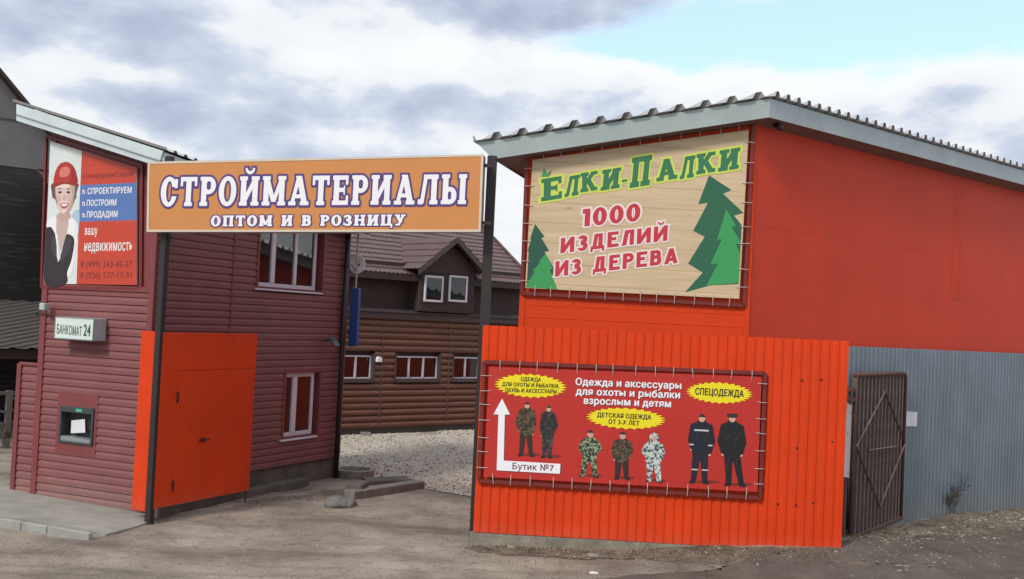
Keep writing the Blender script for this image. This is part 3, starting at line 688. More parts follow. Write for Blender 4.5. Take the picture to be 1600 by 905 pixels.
for a, b, c_, d in zip(bot, bot[1:], top[1:], top): mb.quad(a, b, c_, d)
for a, b, c_, d in zip(top, top[1:], back[1:], back): mb.quad(a, b, c_, d)
mb.quad(bot[0], top[0], back[0], (back[0][0], .12, -.1))
mb.build('base', basec, fwall, W)
mb = MB()
for px_, py_ in ((1253, 594), (1283, 593), (1245, 700), (1215, 787), (1243, 789), (1270, 786), (1300, 690)):
    u, z = W.px(px_, py_); mb.lathe([(0, .008), (.012, .006), (.014, 0)], (u, -.012, z), 8, 'y')
mb.build('screw', darkpost, fwall, W)

# ------------------------------------------------------------------ grey fence, notice, rusty gate
GFo = -.12
gf = thing('grey_sheet_fence', 'grey ribbed metal sheet fence along the long side of the shop', 'fence', RS, (4, GFo, 0))
u0 = RS.px(1322, 545, GFo)[0]; u1 = LEN + 3; z0 = RS.px(1330, 541, GFo)[1]; z1 = RS.px(1600, 552.5, GFo)[1]; ua = RS.px(1600, 552, GFo)[0]
ztf = lambda u: z0 + (z1 - z0) * (u - u0) / (ua - u0)
mb = MB(); corrugated(mb, u0 - 1.2, u1, lambda u: -.15, ztf, .115, .014, GFo); mb.build('sheet', greyfence, gf, RS)
mb = MB(); mb.box(u0 - 1.2, u1, GFo + .012, GFo + .05, 2.2, 2.25); mb.build('rail', dgrey, gf, RS)
p = [RS.px(*q, GFo - .02) for q in ((1417, 643), (1433.5, 644), (1432.5, 666.5), (1416, 666))]
tag(MB().prism(p, GFo - .021, GFo - .018).build('paper_notice', paper, None, RS), 'small blank white paper pinned to the grey sheet fence right of the rusty gate', 'notice')
g1 = gz(1325, 852, .1); g2 = gz(1409, 817, .1)
GT = Fr((g1.x, g1.y, 0), math.degrees(math.atan2(g2.y - g1.y, g2.x - g1.x)))
gt = thing('rusty_gate', 'tall rusty gate leaf of thin vertical rods with a diamond brace, swung open', 'gate', GT)
P = lambda x, y: GT.px(x, y)
ul, ur = P(1333, 700)[0], P(1411, 700)[0]; zt = (P(1340, 582)[1] + P(1410, 586)[1]) / 2; zb = (P(1330, 840)[1] + P(1400, 813)[1]) / 2
mb = MB(); r_ = .03
mb.tube([(ul, 0, zb), (ul, 0, zt)], r_, 10)
mb.tube([(ul - .03, 0, zt - .005), (ur - .12, 0, zt - .005), (ur - .04, 0, zt - .03), (ur, 0, zt - .10), (ur, 0, zb)], r_, 10)
mb.tube([(ul - .02, 0, zb + .002), (ur + .02, 0, zb + .002)], r_ * 1.15, 10)
mb.build('frame', rust, gt, GT, smooth=True)
mb = MB(); mb.box(ul + .02, ur - .02, .02, .024, zb + .02, zt - .04); mb.build('back_sheet', rustdark, gt, GT)
rod = None; nr = 13
for i in range(nr):
    u = ul + (ur - ul) * (i + 1) / (nr + 1)
    if rod is None: rod = MB().tube([(u, -.012, zb + .02), (u, -.012, zt - .03)], .0125, 6).build('rod', rustgrey, gt, GT); ur0 = u
    else:
        o = rod.copy(); COL.objects.link(o); o.parent = gt; o.matrix_parent_inverse = MW[gt.name].inverted(); o.matrix_basis = GT.M @ Matrix.Translation((u - ur0, 0, 0))
um = (ul + ur) / 2; zmidg = P(1370, 700)[1]
D = [P(1379, 612), P(1334, 698), P(1371, 792), P(1411, 692)]
for i in range(4): MB().tube([(D[i][0], -.032, D[i][1]), (D[(i + 1) % 4][0], -.032, D[(i + 1) % 4][1])], .011, 6).build('brace', rustdark if i % 2 else rustgrey, gt, GT)
a, b = P(1354, 703), P(1396, 697); MB().tube([(a[0], -.034, a[1]), (b[0], -.034, b[1])], .011, 6).build('crossbar', rustgrey, gt, GT)
gp = thing('gate_post', 'rusty square post carrying the rusty gate beside the orange sheet wall', 'post', GT, (-.05, .03, 0))
up_ = P(1326, 760)[0]
mb = MB(); mb.box(up_ - .06, up_ + .04, .03, .13, -.1, P(1328, 604)[1]); mb.build('post_tube', rust, gp, GT, bevel=.006)
for yy in (606, 622):
    z = P(1326, yy)[1]; mb = MB(); mb.box(up_ - .09, up_ + .06, -.02, .03, z - .05, z); mb.build('hinge', rust, gp, GT)
p = [GT.px(*q, .025) for q in ((1322.5, 629), (1331, 633), (1326.5, 747), (1318, 745))]
tag(MB().prism(p, .022, .026).build('torn_poster', mat('torn paper', (.60, .55, .56), .8, .0, 14, col2=(.30, .17, .15), thr=(.58, .66)), None, GT), 'long torn white paper strip stuck to the rusty gate post', 'paper strip')

# ------------------------------------------------------------------ entrance gate on the left
PF = Fr(gz(233, 817), -24)
lp = thing('gate_post', 'dark steel post at the red house corner under the left end of the orange sign', 'post', PF)
zt = PF.px(246, 365)[1]
tilt = .0
MB().box(-.045, .045, -.045, .045, -.1, zt + 1.0).build('post_tube', darkpost, lp, PF, bevel=.005)
mb = MB(); mb.box(.045, .10, -.02, .02, zt - .06, zt - .03); mb.tube([(.07, 0, zt - .02), (.10, -.01, zt - .12), (.14, 0, zt - .20)], .008); mb.build('cable', darkpost, lp, PF)
op = thing('sheet_fence', 'narrow upright bright orange sheet strip between the red siding and the dark gate post', 'fence', PF, (-.12, 0, 0))
p = [PF.px(*q, .02) for q in ((219.5, 517), (241, 518), (233.5, 797), (210, 796))]
p = [(min(q[0], -.05) , q[1]) for q in p]; ul_ = (p[0][0] + p[3][0]) / 2
MB().prism([(ul_, p[3][1]), (-.047, p[3][1] - .01), (-.047, p[1][1]), (ul_, p[1][1])], .0, .03).build('sheet', orange, op, PF, bevel=.004)
LGt = Fr(PF.w(.05, -.02, 0), 66)
gl = thing('gate_leaf', 'orange sheet gate leaf with a small door in it, folded open along the red house', 'gate', LGt)
p = [LGt.px(*q) for q in ((256, 519), (400.5, 522.5), (391, 768), (247, 792))]
u0 = .03; u1 = (p[1][0] + p[2][0]) / 2; zt_ = (p[0][1] + p[1][1]) / 2; zb_g = (p[2][1] + p[3][1]) / 2
dl = LGt.px(275, 650)[0]; dr = u1 - .02; dt = LGt.px(276, 580)[1]; db = LGt.px(272, 785)[1]
mb = MB(); mb.box(u0, dl, 0, .04, zb_g, zt_); mb.box(dl, u1, 0, .04, dt + .004, zt_); mb.build('leaf_sheet', orange, gl, LGt, bevel=.003)
mb = MB(); mb.box(dl + .005, u1, .002, .036, zb_g + .002, dt); wd_ = mb.build('wicket_door', orange, gl, LGt, bevel=.003)
a = LGt.px(316, 687); mb = MB(); mb.tube([(a[0] - .10, -.04, a[1]), (a[0] + .10, -.04, a[1])], .010); mb.box(a[0] - .03, a[0] + .03, -.03, .003, a[1] - .025, a[1] + .02); mb.build('handle', black, wd_, LGt)
for yy in (621, 758):
    z = LGt.px(274, yy)[1]; MB().tube([(dl + .005, -.012, z - .07), (dl + .005, -.012, z + .07)], .015).build('hinge', darkpost, wd_, LGt)
mb = MB(); u_ = u1 - .05; mb.tube([(u_, .02, zb_g), (u_, .02, -.02)], .011); mb.build('drop_bolt', darkpost, gl, LGt)
rpF = Fr(W.w(W.px(762, 400, .14)[0], .14, 0), -2.9)
rp_ = thing('gate_post', 'dark steel post behind the orange sheet wall at the right end of the orange sign', 'post', rpF)
zt = rpF.px(768, 244)[1]
MB().box(-.06, .06, -.05, .05, 0, zt).build('post_tube', darkpost, rp_, rpF, bevel=.005)

# ------------------------------------------------------------------ log house in the yard
lg = thing('log_house', 'long brown house with log cladding, a dark upper storey and a brown tiled roof', 'house', LG)
U0, U1 = -6.0, LG.px(838, 437)[0] - .25
zl1 = LG.px(600, 497)[1]; zpl = LG.px(640, 667)[1]
wins = []
for a, b in ((538, 581), (617, 684.5), (707, 752)): wins.append((LG.px(a, 575)[0], LG.px(b, 575)[0]))
wz0 = LG.px(650, 592)[1]; wz1 = LG.px(650, 557)[1]
wins[0] = (wins[0][1] - (wins[1][1] - wins[1][0]), wins[0][1]); wins[2] = (wins[2][0], wins[2][0] + (wins[1][1] - wins[1][0]))
step_ = wins[2][0] - wins[1][0]
wins += [(wins[2][0] + step_ * k, wins[2][1] + step_ * k) for k in (1, 2)] + [(wins[0][0] - step_, wins[0][1] - step_)]
def logs(mb, u0, u1, z0, z1, holes, p=.150, d=.055):
    k = 0
    while z0 + k * p < z1 - .01:
        a = z0 + k * p; mid = a + p / 2; iv = [(u0, u1)]
        for h in holes:
            if h[2] < mid < h[3]: iv = [s for s_, e_ in iv for s in ((s_, min(e_, h[0])), (max(s_, h[1]), e_)) if s[1] - s[0] > .01]
        for s_, e_ in iv:
            pr = [(-d * math.sin(math.pi * t) ** .7 if 0 < t < 1 else 0, a + p * t) for t in (0, .06, .18, .35, .5, .65, .82, .94, 1)]; n = len(pr)
            mb.add([(s_, *q) for q in pr] + [(e_, *q) for q in pr], [(i, i + n, i + n + 1, i + 1) for i in range(n - 1)])
        k += 1
wins = [q for q in wins if q[1] + .2 < U1]
hl = [(a - .04, b + .04, wz0 - .05, wz1 + .04) for a, b in wins]
mb = MB(); logs(mb, U0, U1, zpl, zl1, hl)
lw = mb.build('log_wall', logm, lg, LG); lw.data.polygons.foreach_set('use_smooth', [True] * len(lw.data.polygons))
for k in range(-3, 6):
    for x_ in (592, 697):
        u = LG.px(x_, 620)[0] + k * step_ * 2
        if not U0 < u < U1 or k not in (0, 1, 2, -1): continue
        MB().box(u - .028, u + .028, -.05, 0, zpl, zl1).build('joint_board', ledge, lg, LG)
for a, b in wins:
    wo = window(lg, LG, a, b, wz0, wz1, [((a + b) / 2 - (b - a) / 6, .05), ((a + b) / 2 + (b - a) / 6, .05)], .03, .035, t=.05, sill=False)
    mb = MB(); mb.box(a - .05, a, -.06, .08, wz0 - .08, wz1 + .06); mb.build('side_board', ledge, wo, LG)
    mb = MB(); mb.box(b, b + .05, -.06, .08, wz0 - .08, wz1 + .06); mb.build('side_board', ledge, wo, LG)
    mb = MB(); mb.box(a, b, -.075, .08, wz0 - .08, wz0); mb.build('sill', ledge, wo, LG)
mb = MB(); mb.box(U0, U1, .085, .15, 0, zl1); mb.build('backing_wall', darkwall, lg, LG)
MB().box(U0, U1, -.02, .4, -.2, zpl).build('plinth', mat('dark plinth', (.045, .038, .036), .8, .25, 3), lg, LG)
zle = LG.px(640, 484)[1]
mb = MB(); mb.prism([(U0, zl1), (U1, zl1), (U1, zle - .03), (U0, zle - .03)], -.10, 0); mb.add([(U0, -.16, zle - .05), (U1, -.16, zle - .05), (U1, .25, zle + .05), (U0, .25, zle + .05), (U0, -.16, zle - .09), (U1, -.16, zle - .09)], [(0, 1, 2, 3), (4, 5, 1, 0)]); mb.build('ledge', ledge, lg, LG)
upo = .18
zev = LG.px(600, 427, upo - .3)[1]
MB().box(U0, U1, upo, upo + .3, zle - .1, zev + .3).build('upper_wall', darkwall, lg, LG)
# roof: tiled planes
def tiles(mb, P00, P10, P11, P01, pw=.13, ps=.26, h=.024):
    """tile relief on a quad: P00-P10 along the eave, P01-P11 along the ridge"""
    P00, P10, P11, P01 = map(Vector, (P00, P10, P11, P01)); W_ = (P10 - P00).length; S_ = ((P01 - P00).length + (P11 - P10).length) / 2
    n = (P10 - P00).cross(P01 - P00).normalized(); n = n if n.z > 0 else -n
    nu = max(2, int(W_ / pw * 5)); rows = max(1, int(S_ / ps)); vs = []; ns = rows * 2
    for j in range(rows):
        for q in (0, 1):
            t = (j + q * .999) / rows
            a = P00.lerp(P01, t); b = P10.lerp(P11, t)
            for i in range(nu + 1):
                p = a.lerp(b, i / nu); uu = (p - P00).dot((P10 - P00).normalized())
                w = math.sin(2 * math.pi * uu / pw) * .5 + .5
                vs.append(p + n * (h * w + (.020 if q == 0 else 0)))
    m_ = nu + 1
    mb.add(vs, [(j * m_ + i, j * m_ + i + 1, (j + 1) * m_ + i + 1, (j + 1) * m_ + i) for j in range(2 * rows - 1) for i in range(nu)])
eo = upo - .36                       # eave line
yr = 3.2; zrg = zev + 1.75           # ridge
uRe = LG.px(838, 437, eo)[0]
# the front slope ends in a hip on the right: locate it by the skyline
ridx = LG.px(752, 365, yr)[0]
mb = MB(); tiles(mb, (U0, eo, zev), (uRe, eo, zev), (ridx, yr, zrg), (U0, yr, zrg)); mb.build('roof', tile, lg, LG, smooth=False)
mb = MB(); tiles(mb, (uRe, eo, zev), (uRe, 6.6, zev), (ridx + .01, yr, zrg), (ridx, yr, zrg)); mb.build('hip_roof', tile, lg, LG)
mb = MB(); mb.tube([(uRe, eo, zev + .05), (ridx, yr, zrg + .05), (U0, yr, zrg + .05)], .05, 6); mb.build('ridge_cap', tile, lg, LG)
mb = MB(); mb.box(U0, uRe, eo, eo + .03, zev - .14, zev + .02); mb.build('fascia', darkwall, lg, LG)
mb = MB(); mb.box(U0, uRe, eo + .03, upo, zev - .13, zev - .11); mb.build('soffit', darkwall, lg, LG)
# dormer with a gable and two windows
do = upo - .44
d0 = LG.px(657, 470, do)[0]; d1 = LG.px(740, 470, do)[0]; dz0 = zle - .02
pk = LG.px(716, 371, do - .25); el_ = LG.px(654, 421, do - .25); um = (d0 + d1) / 2; hw = um - el_[0]
pk = (um, pk[1]); sl2 = (pk[1] - el_[1]) / hw
gz_ = lambda u: pk[1] - .12 - abs(u - um) * sl2
brick = mat('dark brick cladding', (.042, .028, .025), .8, .35, 9, bump=.5, bs=18, stretch=(.5, 1, 2.5))
MB().prism([(d0, dz0), (d1, dz0), (d1, gz_(d1)), (um, gz_(um)), (d0, gz_(d0))], do, do + 2.5).build('dormer_wall', brick, lg, LG)
tz = LG.px(700, 428, do)[1]
MB().prism([(d0 - .01, tz), (d1 + .01, tz), (d1 + .01, gz_(d1) - .003), (um, gz_(um) - .003), (d0 - .01, gz_(d0) - .003)], do - .02, do - .001).build('gable_panel', darkwall, lg, LG)
for a, b in ((662, 691), (700, 729)):
    ua_, ub_ = LG.px(a, 450, do)[0], LG.px(b, 450, do)[0]; z0_ = LG.px((a + b) / 2, 472, do)[1]; z1_ = LG.px((a + b) / 2, 431, do)[1]
    window(lg, LG, ua_, ub_, z0_, z1_, [], do - .05, .05, t=.045, sill=False)
for s_ in (-1, 1):
    mb = MB(); e_ = um + s_ * hw; ez = pk[1] - hw * sl2
    tiles(mb, (e_, do - .28, ez), (e_, do + 3.4, ez), (um, do + 3.4, pk[1]), (um, do - .28, pk[1])); mb.build('dormer_roof', tile, lg, LG)
    mb = MB(); mb.prism([(e_, ez - .13), (um, pk[1] - .13), (um, pk[1] + .02), (e_, ez + .02)] if s_ < 0 else [(um, pk[1] - .13), (e_, ez - .13), (e_, ez + .02), (um, pk[1] + .02)], do - .28, do - .25); mb.build('verge_board', ledge, lg, LG)
# white wall lamp
wlp = thing('wall_lamp', 'little white lamp between the ground-floor windows of the log house', 'lamp', LG, (LG.px(591.5, 563)[0], -.06, LG.px(591.5, 565)[1]))
u, z = LG.px(591.5, 562, -.1)
mb = MB(); mb.prism([(u - .06, z - .05), (u + .06, z - .05), (u + .06, z + .02), (u + .03, z + .07), (u - .03, z + .07), (u - .06, z + .02)], -.16, -.07); mb.build('lamp_shade', whiteprint, wlp, LG)
MB().box(u - .03, u + .03, -.07, -.05, z - .02, z + .05).build('bracket', dgrey, wlp, LG)
tag(MB().box(*(lambda q: (q.x - .12, q.x + .12, q.y - .05, q.y + .05, .0, .10))(gz(571, 682)) ).build('white_block', concrete, None, WORLD, bevel=.01), 'small pale block lying on the gravel under the log house wall', 'block')

# ------------------------------------------------------------------ dark house at the far left
DH = Fr((-12.2, 23.0, 0), 42)
dh = thing('dark_gabled_house', 'tall dark house at the left edge, grey gable above black shingles', 'house', DH)
q = lambda x, y, o=0: DH.px(x, y, o)
greyclad = mat('grey gable sheet', (.17, .165, .17), .7, .12, 2)
shing = mat('black shingles', (.026, .021, .022), .45, .3, 3, bump=.3, bs=30, col2=(.10, .10, .105), stretch=(.35, 1, 5), thr=(.54, .80))
pa = q(0, 122); pb = q(34, 163); gs = (pb[1] - pa[1]) / (pb[0] - pa[0]); zs_ = q(30, 262)[1]; zbk = q(30, 470)[1]
ue = pb[0] + (zs_ + .03 - pb[1]) / gs; um_ = pa[0] - 2.0
gzl = lambda u: pb[1] + (u - pb[0]) * gs
MB().prism([(um_, zs_), (ue, zs_), (ue, gzl(ue)), (um_, gzl(um_))], -.02, 6).build('gable', greyclad, dh, DH)
zsm = q(20, 188)[1]
MB().prism([(um_, zsm - .02), (pb[0] + .4, zsm - .02), (pb[0] + .4, zsm + .02), (um_, zsm + .02)], -.03, -.02).build('seam', ledge, dh, DH)
MB().box(um_, ue, 0, 6, 0, zs_ - .003).build('shingle_wall', shing, dh, DH)
mb = MB(); mb.add([(um_, -.25, gzl(um_) + .1), (ue + .3, -.25, gzl(ue + .3) + .1), (ue + .3, 6.2, gzl(ue + .3) + .1), (um_, 6.2, gzl(um_) + .1), (um_, -.25, gzl(um_)), (ue + .3, -.25, gzl(ue + .3)), (ue + .3, 6.2, gzl(ue + .3)), (um_, 6.2, gzl(um_))],
    [(0, 1, 2, 3), (7, 6, 5, 4), (0, 4, 5, 1), (2, 6, 7, 3), (1, 5, 6, 2), (0, 3, 7, 4)]); mb.build('roof', darkwall, dh, DH)
po = -3.2; zp0 = q(20, 545, po)[1]; zp1 = q(20, 478, -.05)[1]
mb = MB(); a, b = q(-200, 500, po)[0], q(60, 500, po)[0] + 1.5
r0 = [DH.w(a, po, zp0), DH.w(b, po, zp0), DH.w(b, -.01, zp1 + .1), DH.w(a, -.01, zp1 + .1)]
ribbed(mb, r0, 72, .18, .03); mb.build('porch_roof', mat('brown porch roof', (.105, .088, .080), .6, .15, 3), dh, WORLD)
mb = MB(); mb.box(a, b, po + .05, po + .10, zp0 - .2, zp0 - .02); mb.build('beam', darkwall, dh, DH)
for u in (a + .1, b - .2): MB().box(u, u + .12, po + .02, po + .14, -.1, zp0 - .1).build('porch_post', darkwall, dh, DH)
tf = thing('timber_railing', 'weathered timber railing with slanted bars in front of the dark house', 'railing', DH, (q(10, 660, -4)[0], -4, 0))
tw = mat('grey timber', (.115, .10, .088), .85, .2, 6)
fo_ = -4.0; f_ = lambda x, y: q(x, y, fo_)
zt_, zb_2 = f_(10, 612)[1], f_(10, 676)[1]; ua_, ub_ = f_(-160, 640)[0], f_(60, 640)[0] + .6
mb = MB(); mb.box(ua_, ub_, fo_ - .04, fo_ + .04, zt_ - .06, zt_); mb.build('top_rail', tw, tf, DH)
mb = MB(); mb.box(ua_, ub_, fo_ - .05, fo_ + .05, zb_2 - .10, zb_2 + .02); mb.build('bottom_rail', tw, tf, DH)
k = 0; u = ua_
while u < ub_ - .9:
    for s in range(3): 
        mb = MB(); mb.bar((u, fo_, zt_ - .10 - s * .22), (u + .85, fo_, zt_ - .38 - s * .22), .05, .07); mb.build('slanted_bar', tw, tf, DH)
    MB().box(u - .05, u + .05, fo_ - .05, fo_ + .05, -.1, zt_ + .02).build('railing_post', tw, tf, DH); u += .92
# ------------------------------------------------------------------ concrete odds and ends in the gateway
def slabthing(name, label, cat, pts, z0, z1, m, group=None):
    o = MB().slab([(p.x, p.y) for p in pts], z0, z1).build(name, m, None, WORLD, bevel=.012); return tag(o, label, cat, group)
a = gz(553, 781); b = gz(664, 764); d = (b - a).normalized(); nn = Vector((-d.y, d.x, 0))
slabthing('kerb_beam', 'long grey concrete beam lying between the gateway and the gravel yard', 'concrete beam', [a, b, b + nn * .22, a + nn * .22], -.05, .125, concrete)
a = gz(541, 776) + Vector((0, .0, 0)); slabthing('concrete_block', 'squat grey concrete block behind the drainpipe foot', 'concrete block', [a, a + Vector((.24, -.04, 0)), a + Vector((.30, .4, 0)), a + Vector((.05, .4, 0))], -.05, .20, concdark)
a = gz(574, 757); slabthing('concrete_slab', 'flat concrete slab lying behind the long concrete beam', 'concrete slab', [a, a + Vector((.75, .35, 0)), a + Vector((.55, .75, 0)), a + Vector((-.15, .4, 0))], -.05, .06, concdark)
c = gz(550, 748); wr = thing('well_ring', 'low round concrete well ring at the edge of the gravel', 'well ring', Fr((c.x, c.y + .3, 0), 0))
mb = MB(); mb.lathe([(.34, -.05), (.34, .12), (.27, .13), (.25, .08), (.25, -.05)], (0, 0, 0), 32); mb.build('ring', concrete, wr, Fr((c.x, c.y + .3, 0), 0))
mb = MB(); mb.lathe([(0, .08), (.245, .075), (.245, .05)], (0, 0, 0), 28); mb.build('lid', concdark, wr, Fr((c.x, c.y + .3, 0), 0))
# ledge along the wall foot
a = LS.px(392, 771, -.02)[0]; b = LS.px(468, 752, -.02)[0]; z = LS.px(440, 758, -.12)[1]
zf = LS.px(430, 757, -.2)[1]
tag(MB().box(a - 2.2, b, -.22, -.0, -.1, zf).build('concrete_ledge', concdark, None, LS, bevel=.015), 'stained concrete ledge along the foot of the red house behind the gate leaf', 'ledge')
# lumpy sacks
sackm = mat('grey sack', (.155, .155, .145), .9, .15, 12, bump=.5, bs=30)
def sack(px_, py_, rx, ry, rz, label, seed):
    c = gz(px_, py_); bm = bmesh.new(); bmesh.ops.create_icosphere(bm, subdivisions=4, radius=1)
    for vv in bm.verts:
        k = 1 + .20 * mn.noise(vv.co * 1.4 + Vector((seed, 0, 0))) + .05 * mn.noise(vv.co * 4 + Vector((seed, 3, 0))); vv.co *= k
        z = vv.co.z; vv.co = Vector((vv.co.x * rx, vv.co.y * ry, (max(z, -.55) + .5) * rz))
    me = bpy.data.meshes.new('sack'); bm.to_mesh(me); bm.free(); me.materials.append(sackm); me.polygons.foreach_set('use_smooth', [True] * len(me.polygons))
    o = link('sack', me, None, Matrix.Translation((c.x, c.y, -.005))); tag(o, label, 'sack')
sack(526, 791, .19, .16, .10, 'larger lumpy grey sack on the dirt at the foot of the drainpipe', 1)
sack(543, 791, .13, .13, .08, 'smaller grey sack against the right side of the larger one', 5)
p = gz(928, 898); tag(MB().prism([(-.05, 0), (.05, .0), (.045, .012), (-.01, .02), (-.045, .012)], -.02, .03).build('litter', whiteprint, None, Fr((p.x, p.y, gh(p.x, p.y)), 10)), 'scrap of white litter on the dirt track below the clothing banner', 'litter')
# plaster crumbs
crm = mat('pale plaster', (.30, .30, .26), .9, .2, 20)
for px_, py_, r_, lab in ((822, 854, .09, 'flat pale plaster flake near the left foot of the orange sheet wall'), (800, 860, .06, 'smaller plaster flake left of the larger pale flake'), (926, 872, .07, 'pale plaster flake on the dirt below the middle of the sheet wall')):
    c = gz(px_, py_); mb = MB(); pts = [(math.cos(k * .9) * r_ * random.uniform(.6, 1.5), math.sin(k * .9) * r_ * random.uniform(.4, .9)) for k in range(7)]
    z = gh(c.x, c.y); mb.slab([(c.x + p[0], c.y + p[1]) for p in pts], z - .01, [z + random.uniform(.01, .045) for _ in pts]); tag(mb.build('plaster_flake', crm, None), lab, 'plaster', 'plaster flakes by the sheet wall')
# dry weed by the fence
wc = gz(1480, 806, .06); wf = Fr((wc.x, wc.y, gh(wc.x, wc.y) - .01), 20)
wt = thing('dry_weed', 'dry dark twiggy weed growing against the grey sheet fence', 'weed', wf)
wm = mat('dry stem', (.050, .040, .030), .9, .3, 20); wl_ = mat('withered leaf', (.075, .065, .042), .9, .4, 30)
mb = MB(); lf = MB()
def twig(p, d, l, r, lev):
    n = 4; pts = [p]; 
    for i in range(n):
        d = (d + Vector((random.gauss(0, .16), random.gauss(0, .16), random.gauss(.02, .08)))).normalized(); p = p + d * l / n; pts.append(p)
        if lev < 2 and i > 0:
            for _ in range(2): twig(p, (d + Vector((random.gauss(0, .6), random.gauss(0, .6), random.uniform(0, .5)))).normalized(), l * random.uniform(.3, .55), r * .6, lev + 1)
        if lev > 0 and random.random() < .8:
            a = Vector((random.gauss(0, 1), random.gauss(0, 1), random.gauss(0, .6))).normalized() * random.uniform(.012, .03); b = a.cross(d).normalized() * .008; lf.quad(p, p + a * .5 + b, p + a, p + a * .5 - b)
    mb.tube(pts, [r * (1 - .18 * i) for i in range(n + 1)], 4)
for _ in range(13): twig(Vector((random.gauss(0, .10), random.gauss(0, .05), 0)), Vector((random.gauss(0, .45), random.gauss(-.05, .2), 1)).normalized(), random.uniform(.2, .48), .0045, 0)
mb.build('stem', wm, wt, wf); lf.build('leaves', wl_, wt, wf)

